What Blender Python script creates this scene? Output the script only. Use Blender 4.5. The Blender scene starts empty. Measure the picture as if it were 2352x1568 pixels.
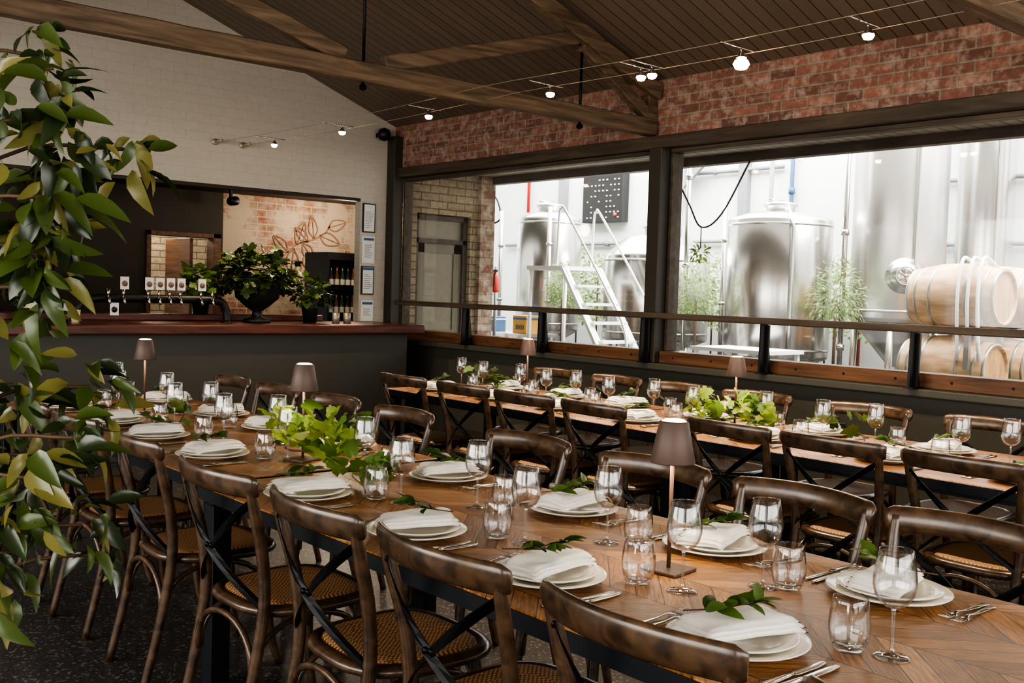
import bpy, bmesh, math, random
from mathutils import Vector, Matrix
R = random.Random(11)
scene = bpy.context.scene
COL = scene.collection
pi = math.pi

# ------------------------------------------------------------------ helpers
def lin(c):
    out = []
    for v in c[:3]:
        v = v / 255.0
        out.append(v / 12.92 if v <= 0.04045 else ((v + 0.055) / 1.055) ** 2.4)
    return (out[0], out[1], out[2], 1.0)

class MB:
    def __init__(s):
        s.v = []; s.f = []; s.m = []; s.s = []
    def add(s, vs, fs, m=0, sm=False):
        o = len(s.v)
        s.v += [tuple(p) for p in vs]
        for f in fs:
            s.f.append([i + o for i in f]); s.m.append(m); s.s.append(sm)
    def box(s, x0, x1, y0, y1, z0, z1, m=0, M=None):
        vs = [Vector((x, y, z)) for x in (x0, x1) for y in (y0, y1) for z in (z0, z1)]
        if M: vs = [M @ v for v in vs]
        s.add(vs, [(0,1,3,2),(4,6,7,5),(0,4,5,1),(2,3,7,6),(0,2,6,4),(1,5,7,3)], m)
    def beam(s, p, q, w, h, m=0, up=(0,0,1)):
        s.sweep([p, q], w/2, h/2, up=up, n=4, m=m, sm=False)
    def sweep(s, pts, a, b=None, up=None, n=8, m=0, sm=True, cap=True, closed=False):
        pts = [Vector(p) for p in pts]
        N = len(pts)
        if b is None: b = a
        A = a if isinstance(a, (list, tuple)) else [a] * N
        B = b if isinstance(b, (list, tuple)) else [b] * N
        tang = []
        for i in range(N):
            if closed:
                t = pts[(i+1) % N] - pts[(i-1) % N]
            else:
                t = pts[min(i+1, N-1)] - pts[max(i-1, 0)]
            if t.length < 1e-9: t = Vector((0, 0, 1))
            tang.append(t.normalized())
        rings = []
        prev = None
        for i in range(N):
            t = tang[i]
            if up is not None:
                side = t.cross(Vector(up))
                if side.length < 1e-4: side = t.cross(Vector((1, 0, 0)))
                side.normalize()
            else:
                if prev is None:
                    r = Vector((0, 0, 1)) if abs(t.z) < 0.9 else Vector((1, 0, 0))
                    side = t.cross(r).normalized()
                else:
                    side = (prev - t * prev.dot(t))
                    side = side.normalized() if side.length > 1e-6 else prev
                prev = side
            u2 = side.cross(t).normalized()
            ring = []
            for k in range(n):
                if n == 4:
                    an = pi/4 + k * pi/2; f = math.sqrt(2)
                    cx, cy = math.cos(an)*f, math.sin(an)*f
                else:
                    an = 2*pi*k/n; cx, cy = math.cos(an), math.sin(an)
                ring.append(pts[i] + side*(cx*A[i]) + u2*(cy*B[i]))
            rings.append(ring)
        vs = [p for r in rings for p in r]
        fs = []
        L = N if closed else N-1
        for i in range(L):
            j = (i+1) % N
            for k in range(n):
                k2 = (k+1) % n
                fs.append((i*n+k, i*n+k2, j*n+k2, j*n+k))
        if cap and not closed:
            fs.append(tuple(reversed(range(n))))
            fs.append(tuple((N-1)*n+k for k in range(n)))
        s.add(vs, fs, m, sm)
    def lathe(s, prof, c=(0,0,0), n=24, m=0, M=None, sm=True):
        c = Vector(c); vs = []; idx = []
        for (r, z) in prof:
            if r < 1e-6:
                idx.append([len(vs)]); vs.append(Vector((0, 0, z)))
            else:
                idx.append(list(range(len(vs), len(vs)+n)))
                for k in range(n):
                    a = 2*pi*k/n
                    vs.append(Vector((r*math.cos(a), r*math.sin(a), z)))
        fs = []
        for i in range(len(prof)-1):
            A, B = idx[i], idx[i+1]
            for k in range(n):
                k2 = (k+1) % n
                if len(A) == 1 and len(B) == 1: break
                if len(A) == 1: fs.append((A[0], B[k2], B[k]))
                elif len(B) == 1: fs.append((A[k], A[k2], B[0]))
                else: fs.append((A[k], A[k2], B[k2], B[k]))
        if M: vs = [M @ v for v in vs]
        vs = [v + c for v in vs]
        s.add(vs, fs, m, sm)
    def leaf(s, base, d, up, L, W, m=0, curl=0.25, fold=0.25):
        base = Vector(base); d = Vector(d).normalized()
        up = Vector(up)
        side = d.cross(up)
        if side.length < 1e-4: side = Vector((1, 0, 0))
        side.normalize(); nrm = side.cross(d).normalized()
        prof = [0.0, 0.72, 1.0, 0.86, 0.5, 0.0]
        ts = [0, .2, .42, .65, .85, 1.0]
        vs = []; fs = []
        for i, (t, w) in enumerate(zip(ts, prof)):
            c = base + d*(t*L) - nrm*(curl*L*t*t)
            hw = W*0.5*w
            if w == 0:
                vs.append(c)
            else:
                vs += [c - side*hw + nrm*(fold*hw), c, c + side*hw + nrm*(fold*hw)]
        fs = [(0,2,1),(0,3,2)]
        for i in range(3):
            o = 1 + i*3
            fs += [(o, o+1, o+4, o+3), (o+1, o+2, o+5, o+4)]
        o = 10
        fs += [(o, o+1, 13), (o+1, o+2, 13)]
        s.add(vs, fs, m, True)
    def lobed(s, base, d, up, L, m=0, curl=.15):
        base = Vector(base); d = Vector(d).normalized()
        side = d.cross(Vector(up))
        if side.length < 1e-4: side = Vector((1, 0, 0))
        side.normalize(); nrm = side.cross(d).normalized()
        pts = [(-.02,0),(-.12,.22),(-.02,.5),(.18,.42),(.22,.62),(.48,.55),(.55,.3),(.75,.28),(1.0,0)]
        out = [(x, y) for x, y in pts] + [(x, -y) for x, y in reversed(pts[1:-1])]
        vs = [base + d*(.3*L)]
        for x, y in out:
            rr = math.hypot(x-.3, y)
            vs.append(base + d*(x*L) + side*(y*L) - nrm*(curl*L*rr*rr*1.6) + nrm*(.05*L*math.sin(7*x+9*y)))
        n = len(out)
        s.add(vs, [(0, 1+i, 1+(i+1) % n) for i in range(n)], m, True)
    def build(s, name, mats, parent=None, loc=(0,0,0), bev=0, seg=2, rot=None):
        me = bpy.data.meshes.new(name)
        me.from_pydata([tuple(v) for v in s.v], [], s.f)
        if not isinstance(mats, (list, tuple)): mats = [mats]
        for mt in mats: me.materials.append(mt)
        for p, m, sm in zip(me.polygons, s.m, s.s):
            p.material_index = m; p.use_smooth = sm
        me.validate(); me.update()
        o = bpy.data.objects.new(name, me)
        COL.objects.link(o)
        o.location = loc
        if rot: o.rotation_euler = rot
        if parent: o.parent = parent
        if bev:
            b = o.modifiers.new("bevel", 'BEVEL'); b.width = bev; b.segments = seg
            b.limit_method = 'ANGLE'; b.angle_limit = math.radians(40)
        return o

def empty(name, loc=(0,0,0), rz=0):
    e = bpy.data.objects.new(name, None); e.empty_display_size = .1
    COL.objects.link(e); e.location = loc; e.rotation_euler = (0, 0, rz)
    return e

def tag(o, label, cat, group=None):
    o["label"] = label; o["category"] = cat
    if group: o["group"] = group
    return o

def struct(o, label=None):
    o["kind"] = "structure"
    if label: o["label"] = label
    return o

def dup(root, loc, rz=None):
    n = root.copy(); COL.objects.link(n)
    n.location = loc
    if rz is not None: n.rotation_euler = (0, 0, rz)
    for ch in list(root.children):
        c = ch.copy(); c.parent = n; COL.objects.link(c)
        for g in list(ch.children):
            h = g.copy(); h.parent = c; COL.objects.link(h)
    return n

def cr(pts, k=6):
    P = [Vector(p) for p in pts]
    P = [P[0]*2-P[1]] + P + [P[-1]*2-P[-2]]
    out = []
    for i in range(1, len(P)-2):
        for j in range(k):
            t = j/k
            a, b, c, d = P[i-1], P[i], P[i+1], P[i+2]
            out.append(0.5*((2*b)+(c-a)*t+(2*a-5*b+4*c-d)*t*t+(3*b-a-3*c+d)*t**3))
    out.append(P[-2])
    return out

# ------------------------------------------------------------------ materials
def base(name):
    m = bpy.data.materials.new(name); m.use_nodes = True
    nt = m.node_tree
    return m, nt, nt.nodes, nt.links, nt.nodes["Principled BSDF"]

def objco(nd): 
    return nd.new("ShaderNodeTexCoord").outputs["Object"]

def simple(name, c, rough=.5, metal=0., var=.18, scale=12, bump=0., emit=0., spec=None, coat=0, bscale=60):
    m, nt, nd, lk, bs = base(name)
    col = lin(c)
    no = nd.new("ShaderNodeTexNoise"); no.inputs["Scale"].default_value = scale; no.inputs["Detail"].default_value = 4
    lk.new(objco(nd), no.inputs["Vector"])
    mx = nd.new("ShaderNodeMix"); mx.data_type = 'RGBA'
    mx.inputs[6].default_value = tuple(min(1, x*(1-var)) for x in col[:3]) + (1,)
    mx.inputs[7].default_value = tuple(min(1, x*(1+var)) for x in col[:3]) + (1,)
    lk.new(no.outputs["Fac"], mx.inputs[0])
    lk.new(mx.outputs[2], bs.inputs["Base Color"])
    bs.inputs["Roughness"].default_value = rough
    bs.inputs["Metallic"].default_value = metal
    if spec is not None: bs.inputs["Specular IOR Level"].default_value = spec
    if coat: bs.inputs["Coat Weight"].default_value = coat
    if emit:
        bs.inputs["Emission Color"].default_value = col
        bs.inputs["Emission Strength"].default_value = emit
    if bump:
        n2 = nd.new("ShaderNodeTexNoise"); n2.inputs["Scale"].default_value = bscale; n2.inputs["Detail"].default_value = 3
        lk.new(objco(nd), n2.inputs["Vector"])
        bp = nd.new("ShaderNodeBump"); bp.inputs["Strength"].default_value = bump; bp.inputs["Distance"].default_value = .01
        lk.new(n2.outputs["Fac"], bp.inputs["Height"]); lk.new(bp.outputs[0], bs.inputs["Normal"])
    return m

def wood(name, c1, c2, sc=(4, 40, 40), rough=.4, bump=.15, coat=0, dist=.005):
    m, nt, nd, lk, bs = base(name)
    mp = nd.new("ShaderNodeMapping"); mp.inputs["Scale"].default_value = sc
    lk.new(objco(nd), mp.inputs["Vector"])
    no = nd.new("ShaderNodeTexNoise"); no.inputs["Scale"].default_value = 1; no.inputs["Detail"].default_value = 8
    no.inputs["Distortion"].default_value = .6
    lk.new(mp.outputs[0], no.inputs["Vector"])
    rp = nd.new("ShaderNodeValToRGB")
    rp.color_ramp.elements[0].position = .32; rp.color_ramp.elements[0].color = lin(c1)
    rp.color_ramp.elements[1].position = .72; rp.color_ramp.elements[1].color = lin(c2)
    lk.new(no.outputs["Fac"], rp.inputs[0]); lk.new(rp.outputs[0], bs.inputs["Base Color"])
    bs.inputs["Roughness"].default_value = rough
    if coat: bs.inputs["Coat Weight"].default_value = coat; bs.inputs["Coat Roughness"].default_value = .2
    bp = nd.new("ShaderNodeBump"); bp.inputs["Strength"].default_value = bump; bp.inputs["Distance"].default_value = dist
    lk.new(no.outputs["Fac"], bp.inputs["Height"]); lk.new(bp.outputs[0], bs.inputs["Normal"])
    return m

def mth(nd, lk, op, a, b=None, c=None):
    n = nd.new("ShaderNodeMath"); n.operation = op
    for i, v in enumerate((a, b, c)):
        if v is None: continue
        if isinstance(v, (int, float)): n.inputs[i].default_value = v
        else: lk.new(v, n.inputs[i])
    return n.outputs[0]

def brick(name, axis, c1, c2, mortar, paint=None, pa=(.5, .6), rough=.85, bump=.5, pscale=3.0, msize=.008, nv=1.1, bw=.235, bh=.082):
    m, nt, nd, lk, bs = base(name)
    sp = nd.new("ShaderNodeSeparateXYZ"); lk.new(objco(nd), sp.inputs[0])
    cb = nd.new("ShaderNodeCombineXYZ")
    lk.new(sp.outputs[0 if axis == 'x' else 1], cb.inputs[0]); lk.new(sp.outputs[2], cb.inputs[1])
    br = nd.new("ShaderNodeTexBrick"); lk.new(cb.outputs[0], br.inputs["Vector"])
    br.inputs["Scale"].default_value = 1
    br.inputs["Brick Width"].default_value = bw; br.inputs["Row Height"].default_value = bh
    br.inputs["Mortar Size"].default_value = msize; br.inputs["Mortar Smooth"].default_value = .3
    br.inputs["Color1"].default_value = lin(c1); br.inputs["Color2"].default_value = lin(c2)
    br.inputs["Mortar"].default_value = lin(mortar); br.inputs["Bias"].default_value = 0
    n1 = nd.new("ShaderNodeTexNoise"); n1.inputs["Scale"].default_value = 22; n1.inputs["Detail"].default_value = 6
    lk.new(cb.outputs[0], n1.inputs["Vector"])
    hs = nd.new("ShaderNodeHueSaturation"); lk.new(br.outputs["Color"], hs.inputs["Color"])
    v = mth(nd, lk, 'MULTIPLY_ADD', n1.outputs["Fac"], nv, 1-nv/2)
    lk.new(v, hs.inputs["Value"])
    out = hs.outputs[0]
    if paint:
        n2 = nd.new("ShaderNodeTexNoise"); n2.inputs["Scale"].default_value = pscale; n2.inputs["Detail"].default_value = 8
        n2.inputs["Roughness"].default_value = .7
        lk.new(cb.outputs[0], n2.inputs["Vector"])
        rp = nd.new("ShaderNodeValToRGB"); rp.color_ramp.elements[0].position = pa[0]; rp.color_ramp.elements[1].position = pa[1]
        lk.new(n2.outputs["Fac"], rp.inputs[0])
        mx = nd.new("ShaderNodeMix"); mx.data_type = 'RGBA'
        lk.new(mth(nd, lk, 'MULTIPLY', rp.outputs[0], .85), mx.inputs[0]); lk.new(out, mx.inputs[6]); mx.inputs[7].default_value = lin(paint)
        out = mx.outputs[2]
    lk.new(out, bs.inputs["Base Color"]); bs.inputs["Roughness"].default_value = rough
    h = mth(nd, lk, 'MULTIPLY_ADD', br.outputs["Fac"], -1.0, n1.outputs["Fac"])
    bp = nd.new("ShaderNodeBump"); bp.inputs["Strength"].default_value = bump; bp.inputs["Distance"].default_value = .008
    lk.new(h, bp.inputs["Height"]); lk.new(bp.outputs[0], bs.inputs["Normal"])
    return m

def planks(name, axis, width, c1, c2, gap, rough=.6, gf=.07):
    m, nt, nd, lk, bs = base(name)
    sp = nd.new("ShaderNodeSeparateXYZ"); lk.new(objco(nd), sp.inputs[0])
    t = mth(nd, lk, 'DIVIDE', sp.outputs[axis], width)
    fr = mth(nd, lk, 'FRACT', t); idx = mth(nd, lk, 'FLOOR', t)
    wn = nd.new("ShaderNodeTexWhiteNoise"); wn.noise_dimensions = '1D'; lk.new(idx, wn.inputs["W"])
    mx = nd.new("ShaderNodeMix"); mx.data_type = 'RGBA'
    lk.new(wn.outputs["Value"], mx.inputs[0]); mx.inputs[6].default_value = lin(c1); mx.inputs[7].default_value = lin(c2)
    g = mth(nd, lk, 'LESS_THAN', fr, gf)
    mg = nd.new("ShaderNodeMix"); mg.data_type = 'RGBA'
    lk.new(g, mg.inputs[0]); lk.new(mx.outputs[2], mg.inputs[6]); mg.inputs[7].default_value = lin(gap)
    lk.new(mg.outputs[2], bs.inputs["Base Color"]); bs.inputs["Roughness"].default_value = rough
    bp = nd.new("ShaderNodeBump"); bp.inputs["Strength"].default_value = .5; bp.inputs["Distance"].default_value = .008
    lk.new(mth(nd, lk, 'SUBTRACT', 1.0, g), bp.inputs["Height"]); lk.new(bp.outputs[0], bs.inputs["Normal"])
    return m

def chevron(name):
    m, nt, nd, lk, bs = base(name)
    sp = nd.new("ShaderNodeSeparateXYZ"); lk.new(objco(nd), sp.inputs[0])
    W = .2
    xs = mth(nd, lk, 'DIVIDE', sp.outputs[0], W)
    strip = mth(nd, lk, 'FLOOR', xs)
    pg = mth(nd, lk, 'PINGPONG', xs, 1.0)
    off = mth(nd, lk, 'MULTIPLY', pg, W)
    t = mth(nd, lk, 'ADD', sp.outputs[1], off)
    al = mth(nd, lk, 'SUBTRACT', sp.outputs[1], off)
    q = mth(nd, lk, 'DIVIDE', t, .085)
    idx = mth(nd, lk, 'FLOOR', q); fr = mth(nd, lk, 'FRACT', q)
    cb = nd.new("ShaderNodeCombineXYZ"); lk.new(idx, cb.inputs[0]); lk.new(strip, cb.inputs[1])
    wn = nd.new("ShaderNodeTexWhiteNoise"); wn.noise_dimensions = '2D'; lk.new(cb.outputs[0], wn.inputs["Vector"])
    gv = nd.new("ShaderNodeCombineXYZ")
    lk.new(mth(nd, lk, 'MULTIPLY', t, 150), gv.inputs[0]); lk.new(mth(nd, lk, 'MULTIPLY', al, 12), gv.inputs[1])
    lk.new(mth(nd, lk, 'MULTIPLY', wn.outputs["Value"], 20), gv.inputs[2])
    no = nd.new("ShaderNodeTexNoise"); no.inputs["Scale"].default_value = 1; no.inputs["Detail"].default_value = 6
    lk.new(gv.outputs[0], no.inputs["Vector"])
    ng = mth(nd, lk, 'MULTIPLY_ADD', mth(nd, lk, 'SUBTRACT', no.outputs["Fac"], .5), 1.1, .36)
    f = mth(nd, lk, 'MULTIPLY_ADD', wn.outputs["Value"], .34, ng)
    rp = nd.new("ShaderNodeValToRGB")
    rp.color_ramp.elements[0].position = .12; rp.color_ramp.elements[0].color = lin((68, 43, 24))
    rp.color_ramp.elements[1].position = .9; rp.color_ramp.elements[1].color = lin((196, 144, 92))
    e = rp.color_ramp.elements.new(.5); e.color = lin((138, 94, 54))
    lk.new(f, rp.inputs[0])
    fx = mth(nd, lk, 'FRACT', xs)
    g = mth(nd, lk, 'MAXIMUM', mth(nd, lk, 'LESS_THAN', fr, .035), mth(nd, lk, 'LESS_THAN', fx, .016))
    mg = nd.new("ShaderNodeMix"); mg.data_type = 'RGBA'
    lk.new(g, mg.inputs[0]); lk.new(rp.outputs[0], mg.inputs[6]); mg.inputs[7].default_value = lin((40, 25, 14))
    lk.new(mg.outputs[2], bs.inputs["Base Color"])
    lk.new(mth(nd, lk, 'MULTIPLY_ADD', no.outputs["Fac"], .3, .22), bs.inputs["Roughness"])
    bp = nd.new("ShaderNodeBump"); bp.inputs["Strength"].default_value = .4; bp.inputs["Distance"].default_value = .003
    lk.new(mth(nd, lk, 'SUBTRACT', no.outputs["Fac"], g), bp.inputs["Height"]); lk.new(bp.outputs[0], bs.inputs["Normal"])
    return m

def weave(name):
    m, nt, nd, lk, bs = base(name)
    ck = nd.new("ShaderNodeTexChecker"); ck.inputs["Scale"].default_value = 130
    ck.inputs["Color1"].default_value = lin((184, 142, 98)); ck.inputs["Color2"].default_value = lin((104, 72, 46))
    lk.new(objco(nd), ck.inputs["Vector"])
    lk.new(ck.outputs["Color"], bs.inputs["Base Color"]); bs.inputs["Roughness"].default_value = .6
    bp = nd.new("ShaderNodeBump"); bp.inputs["Strength"].default_value = .6; bp.inputs["Distance"].default_value = .003
    lk.new(ck.outputs["Fac"], bp.inputs["Height"]); lk.new(bp.outputs[0], bs.inputs["Normal"])
    return m

def terrazzo(name):
    m, nt, nd, lk, bs = base(name)
    vo = nd.new("ShaderNodeTexVoronoi"); vo.inputs["Scale"].default_value = 110
    lk.new(objco(nd), vo.inputs["Vector"])
    rp = nd.new("ShaderNodeValToRGB"); rp.color_ramp.interpolation = 'CONSTANT'
    rp.color_ramp.elements[0].color = lin((62, 60, 60)); rp.color_ramp.elements[1].position = .86; rp.color_ramp.elements[1].color = lin((112, 108, 104))
    e = rp.color_ramp.elements.new(.45); e.color = lin((52, 50, 51))
    e = rp.color_ramp.elements.new(.95); e.color = lin((80, 68, 60))
    s2 = nd.new("ShaderNodeSeparateColor"); lk.new(vo.outputs["Color"], s2.inputs[0])
    lk.new(s2.outputs[0], rp.inputs[0]); lk.new(rp.outputs[0], bs.inputs["Base Color"])
    bs.inputs["Roughness"].default_value = .4
    return m

def thin_glass(name, tint=.97, f0=.04, edge=.6, power=3.0, dark=1.0, haze=0.0):
    m = bpy.data.materials.new(name); m.use_nodes = True
    nt = m.node_tree; nd = nt.nodes; lk = nt.links; nd.clear()
    out = nd.new("ShaderNodeOutputMaterial"); mx = nd.new("ShaderNodeMixShader")
    tr = nd.new("ShaderNodeBsdfTransparent"); gl = nd.new("ShaderNodeBsdfGlossy"); gl.inputs["Roughness"].default_value = .03
    lw = nd.new("ShaderNodeLayerWeight"); lw.inputs["Blend"].default_value = .5
    no = nd.new("ShaderNodeTexNoise"); no.inputs["Scale"].default_value = 4
    lk.new(objco(nd), no.inputs["Vector"])
    p = mth(nd, lk, 'POWER', lw.outputs["Facing"], power)
    p2 = mth(nd, lk, 'POWER', lw.outputs["Facing"], 5.0)
    cm = nd.new("ShaderNodeMix"); cm.data_type = 'RGBA'
    cm.inputs[6].default_value = (tint, tint, tint, 1); cm.inputs[7].default_value = (tint*dark,)*3 + (1,)
    lk.new(mth(nd, lk, 'MULTIPLY', p2, mth(nd, lk, 'MULTIPLY_ADD', no.outputs["Fac"], .2, .9)), cm.inputs[0]); lk.new(cm.outputs[2], tr.inputs["Color"])
    f = mth(nd, lk, 'MULTIPLY_ADD', p, edge, f0)
    lk.new(f, mx.inputs[0]); lk.new(tr.outputs[0], mx.inputs[1]); lk.new(gl.outputs[0], mx.inputs[2])
    res = mx.outputs[0]
    if haze:  # milky translucent layer puts the bright haze into the pane itself
        tl = nd.new("ShaderNodeBsdfTranslucent"); tl.inputs["Color"].default_value = (.95, .92, .86, 1)
        m2 = nd.new("ShaderNodeMixShader"); lk.new(mth(nd, lk, 'MULTIPLY', no.outputs["Fac"], haze*2), m2.inputs[0])
        lk.new(res, m2.inputs[1]); lk.new(tl.outputs[0], m2.inputs[2]); res = m2.outputs[0]
    lk.new(res, out.inputs[0])
    return m

def leafmat(name, c, trans=.35, rough=.35, spec=.5):
    m, nt, nd, lk, bs = base(name)
    out = nd["Material Output"]
    no = nd.new("ShaderNodeTexNoise"); no.inputs["Scale"].default_value = 9; no.inputs["Detail"].default_value = 3
    lk.new(objco(nd), no.inputs["Vector"])
    col = lin(c)
    mx = nd.new("ShaderNodeMix"); mx.data_type = 'RGBA'
    mx.inputs[6].default_value = tuple(x*.6 for x in col[:3]) + (1,); mx.inputs[7].default_value = tuple(min(1, x*1.5) for x in col[:3]) + (1,)
    lk.new(no.outputs["Fac"], mx.inputs[0]); lk.new(mx.outputs[2], bs.inputs["Base Color"])
    bs.inputs["Roughness"].default_value = rough; bs.inputs["Specular IOR Level"].default_value = spec
    tl = nd.new("ShaderNodeBsdfTranslucent"); lk.new(mx.outputs[2], tl.inputs["Color"])
    ms = nd.new("ShaderNodeMixShader"); ms.inputs[0].default_value = trans
    lk.new(bs.outputs[0], ms.inputs[1]); lk.new(tl.outputs[0], ms.inputs[2]); lk.new(ms.outputs[0], out.inputs[0])
    return m

M_white_brick_x = brick("painted_white_brick", 'x', (186, 178, 166), (184, 176, 163), (178, 169, 156), bump=.14, rough=.7, msize=.004, nv=.2)
M_red_y = brick("red_brick", 'y', (152, 106, 90), (116, 82, 71), (140, 126, 112), paint=(180, 164, 149), pa=(.48, .70), pscale=11, bump=.6, nv=.8, bw=.205, bh=.072)
M_red_x = brick("whitewashed_red_brick", 'x', (152, 102, 80), (128, 84, 66), (182, 164, 142), paint=(192, 176, 152), pa=(.38, .52), pscale=2.2, bump=.6, nv=.6)  # pale tone comes from patchy whitewash
M_cream_x = brick("cream_brick", 'x', (160, 146, 120), (140, 126, 102), (106, 92, 74), paint=(122, 88, 72), pa=(.60, .72), pscale=4)
M_cream_end = brick("cream_brick_end", 'x', (164, 148, 126), (124, 84, 68), (116, 102, 84), paint=(188, 176, 158), pa=(.48, .62), pscale=6)
M_ceiling = planks("ceiling_boards", 1, .105, (118, 104, 91), (110, 97, 84), (58, 49, 41), .5, .075)
M_veranda = planks("veranda_boards", 1, .11, (182, 172, 150), (166, 156, 134), (74, 66, 54), .6, .1)
M_floor = terrazzo("dark_terrazzo")
M_olive = simple("dark_olive_paint", (74, 72, 64), .5, var=.06, scale=3, bump=.05)
M_bar = simple("charcoal_bar_paint", (70, 68, 62), .5, var=.06, scale=3, bump=.05)
M_dark = simple("dark_brown_paint", (60, 52, 42), .7, var=.08, scale=3, bump=.05)
M_post = simple("dark_olive_steel", (60, 55, 46), .5, var=.1, scale=5)
M_beam = wood("old_timber", (80, 65, 52), (130, 109, 87), (2.5, 26, 26), .8, .5, dist=.006)
M_lintel = wood("dark_lintel_timber", (58, 49, 40), (90, 77, 63), (18, 2, 18), .6, .3)
M_frame = wood("red_brown_timber", (74, 49, 32), (122, 84, 56), (20, 2, 30), .5, .3)
M_bartop = wood("red_timber_slab", (64, 31, 21), (108, 57, 42), (2, 24, 24), .35, .2, coat=.2)
M_chair = wood("walnut_bentwood", (50, 36, 26), (94, 71, 51), (22, 22, 22), .3, .10, coat=.5)
M_iron = simple("black_iron", (16, 17, 19), .4, metal=.6, var=.2)
M_navy = simple("blue_black_steel", (22, 27, 34), .5, metal=.3, var=.2)
M_weave = weave("woven_rattan")
M_table = chevron("chevron_oak")
M_china = simple("off_white_china", (230, 224, 210), .25, var=.03, coat=.3)
M_linen = simple("white_linen", (246, 243, 237), .9, var=.02, bump=.25, bscale=400)
M_steel = simple("cutlery_steel", (205, 202, 195), .18, metal=1., var=.05)
M_shade = simple("taupe_lamp_metal", (90, 73, 66), .5, metal=.1, var=.06)
M_copper = simple("copper_stem", (100, 74, 56), .5, metal=.3, var=.05)
M_led = simple("warm_led", (255, 226, 186), .5, emit=8, var=.0)
M_bulb = simple("halogen_bulb", (255, 214, 150), .5, emit=60, var=.0)
M_glass = thin_glass("thin_clear_glass", .995, .085, .85, 2.4, .5)
M_glass_stem = thin_glass("clear_glass_stem", .95, .18, .5, 3.0, .6)
M_pane = thin_glass("window_glass", .98, .07, .2, 3.0, 1.0, .025)
L1m = leafmat("dark_leaf", (40, 54, 27), .22, .28, .6)
L2m = leafmat("mid_leaf", (74, 90, 44), .32, .3, .6)
L3m = leafmat("golden_leaf", (126, 122, 68), .38, .3, .7)
LV1 = leafmat("vine_leaf_bright", (152, 172, 80), .45, .45)
LV2 = leafmat("vine_leaf_green", (98, 126, 60), .4, .45)
LS1 = leafmat("sprig_leaf_dark", (56, 78, 38), .3, .35)
LS2 = leafmat("sprig_leaf_light", (86, 110, 54), .35, .35)
LP = leafmat("pale_reflection_leaf", (156, 174, 120), .5, .7)  # pale greens carry the hazy reflections on the window glass
LP2 = leafmat("soft_reflection_leaf", (120, 144, 88), .5, .7)
M_stem = simple("brown_stem", (84, 62, 44), .7)
M_inox = simple("stainless_tank", (200, 198, 194), .22, metal=1., var=.08, scale=3)
M_inox2 = simple("brushed_stainless", (212, 210, 206), .34, metal=1., var=.05, scale=2)
M_hall = simple("pale_hall_wall", (214, 216, 216), .7, var=.03, scale=1)
M_whitepaint = simple("white_enamel", (240, 240, 236), .4, var=.03)
M_barrel = wood("oak_barrel", (174, 138, 98), (218, 184, 142), (14, 3, 14), .6, .2)
M_head = wood("oak_barrel_head", (168, 126, 82), (208, 166, 118), (24, 3, 3), .6, .2)
M_hoop = simple("galvanised_hoop", (160, 157, 150), .4, metal=.7)
M_black = simple("satin_black", (18, 18, 18), .45, var=.2)
M_paper = simple("paper_white", (214, 212, 206), .8, var=.03)
M_ink = simple("print_ink", (130, 130, 132), .8)
M_badge = simple("badge_ink", (120, 92, 84), .6)
M_red = simple("signal_red", (190, 54, 42), .5)
M_blue = simple("notice_blue", (60, 92, 130), .6)
M_yellow = simple("carton_yellow", (206, 160, 74), .7)
M_brownpaint = simple("brown_mural_paint", (150, 114, 88), .8)
M_urn = simple("black_urn", (30, 31, 33), .5, bump=.2)
M_door = simple("sage_door_paint", (118, 113, 96), .6, var=.08)
M_soil = simple("potting_soil", (40, 30, 22), .95, bump=.5)
M_terra = simple("grey_planter", (86, 84, 80), .8)

# ------------------------------------------------------------------ room shell
EAVE, RX, RZ, WX, BY, TH = 3.09, 3.36, 4.04, 6.0, 8.9, .10
b = MB(); b.box(-3.2, 16, -3.2, 17, -.1, 0); struct(b.build("floor", M_floor), "dark speckled terrazzo floor")

b = MB()
def slab(p, q, y0, y1, th=.06):
    (x0, z0), (x1, z1) = p, q
    vs = [(x0,y0,z0),(x1,y0,z1),(x1,y1,z1),(x0,y1,z0),(x0,y0,z0+th),(x1,y0,z1+th),(x1,y1,z1+th),(x0,y1,z0+th)]
    b.add(vs, [(0,1,2,3),(4,7,6,5),(0,4,5,1),(1,5,6,2),(2,6,7,3),(3,7,4,0)])
slab((RX, RZ), (WX+.2, EAVE-.07), -3.2, BY+.25)
slab((.72, EAVE), (RX, RZ), -3.2, BY+.25)
slab((-3.2, EAVE), (.72, EAVE), -3.2, BY+.25)
struct(b.build("ceiling", M_ceiling), "pitched grey-brown boarded ceiling")

b = MB()
poly = [(-3.2, 2.33), (6.2, 2.33), (6.2, 3.02), (3.36, 4.04), (.72, 3.09), (-3.2, 3.09)]
n = len(poly)
vs = [(x, BY, z) for x, z in poly] + [(x, BY+TH, z) for x, z in poly]
b.add(vs, [tuple(range(n)), tuple(reversed(range(n, 2*n)))] + [(i, n+i, n+(i+1) % n, (i+1) % n) for i in range(n)])
b.box(5.60, 6.0, BY, BY+TH, 0, 2.33); b.box(-3.2, 1.9, BY, BY+TH, 0, 2.33)
struct(b.build("wall_back", M_white_brick_x), "off-white painted brick gable wall with servery opening")
b = MB(); b.box(1.9, 5.6, BY+.01, BY+TH-.01, 2.30, 2.33); struct(b.build("trim_1", M_dark), "dark timber head lining the servery opening")
b = MB(); b.box(1.9, 5.6, BY, BY+TH-.01, 0, 1.0); struct(b.build("wall_servery", M_olive))

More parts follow.
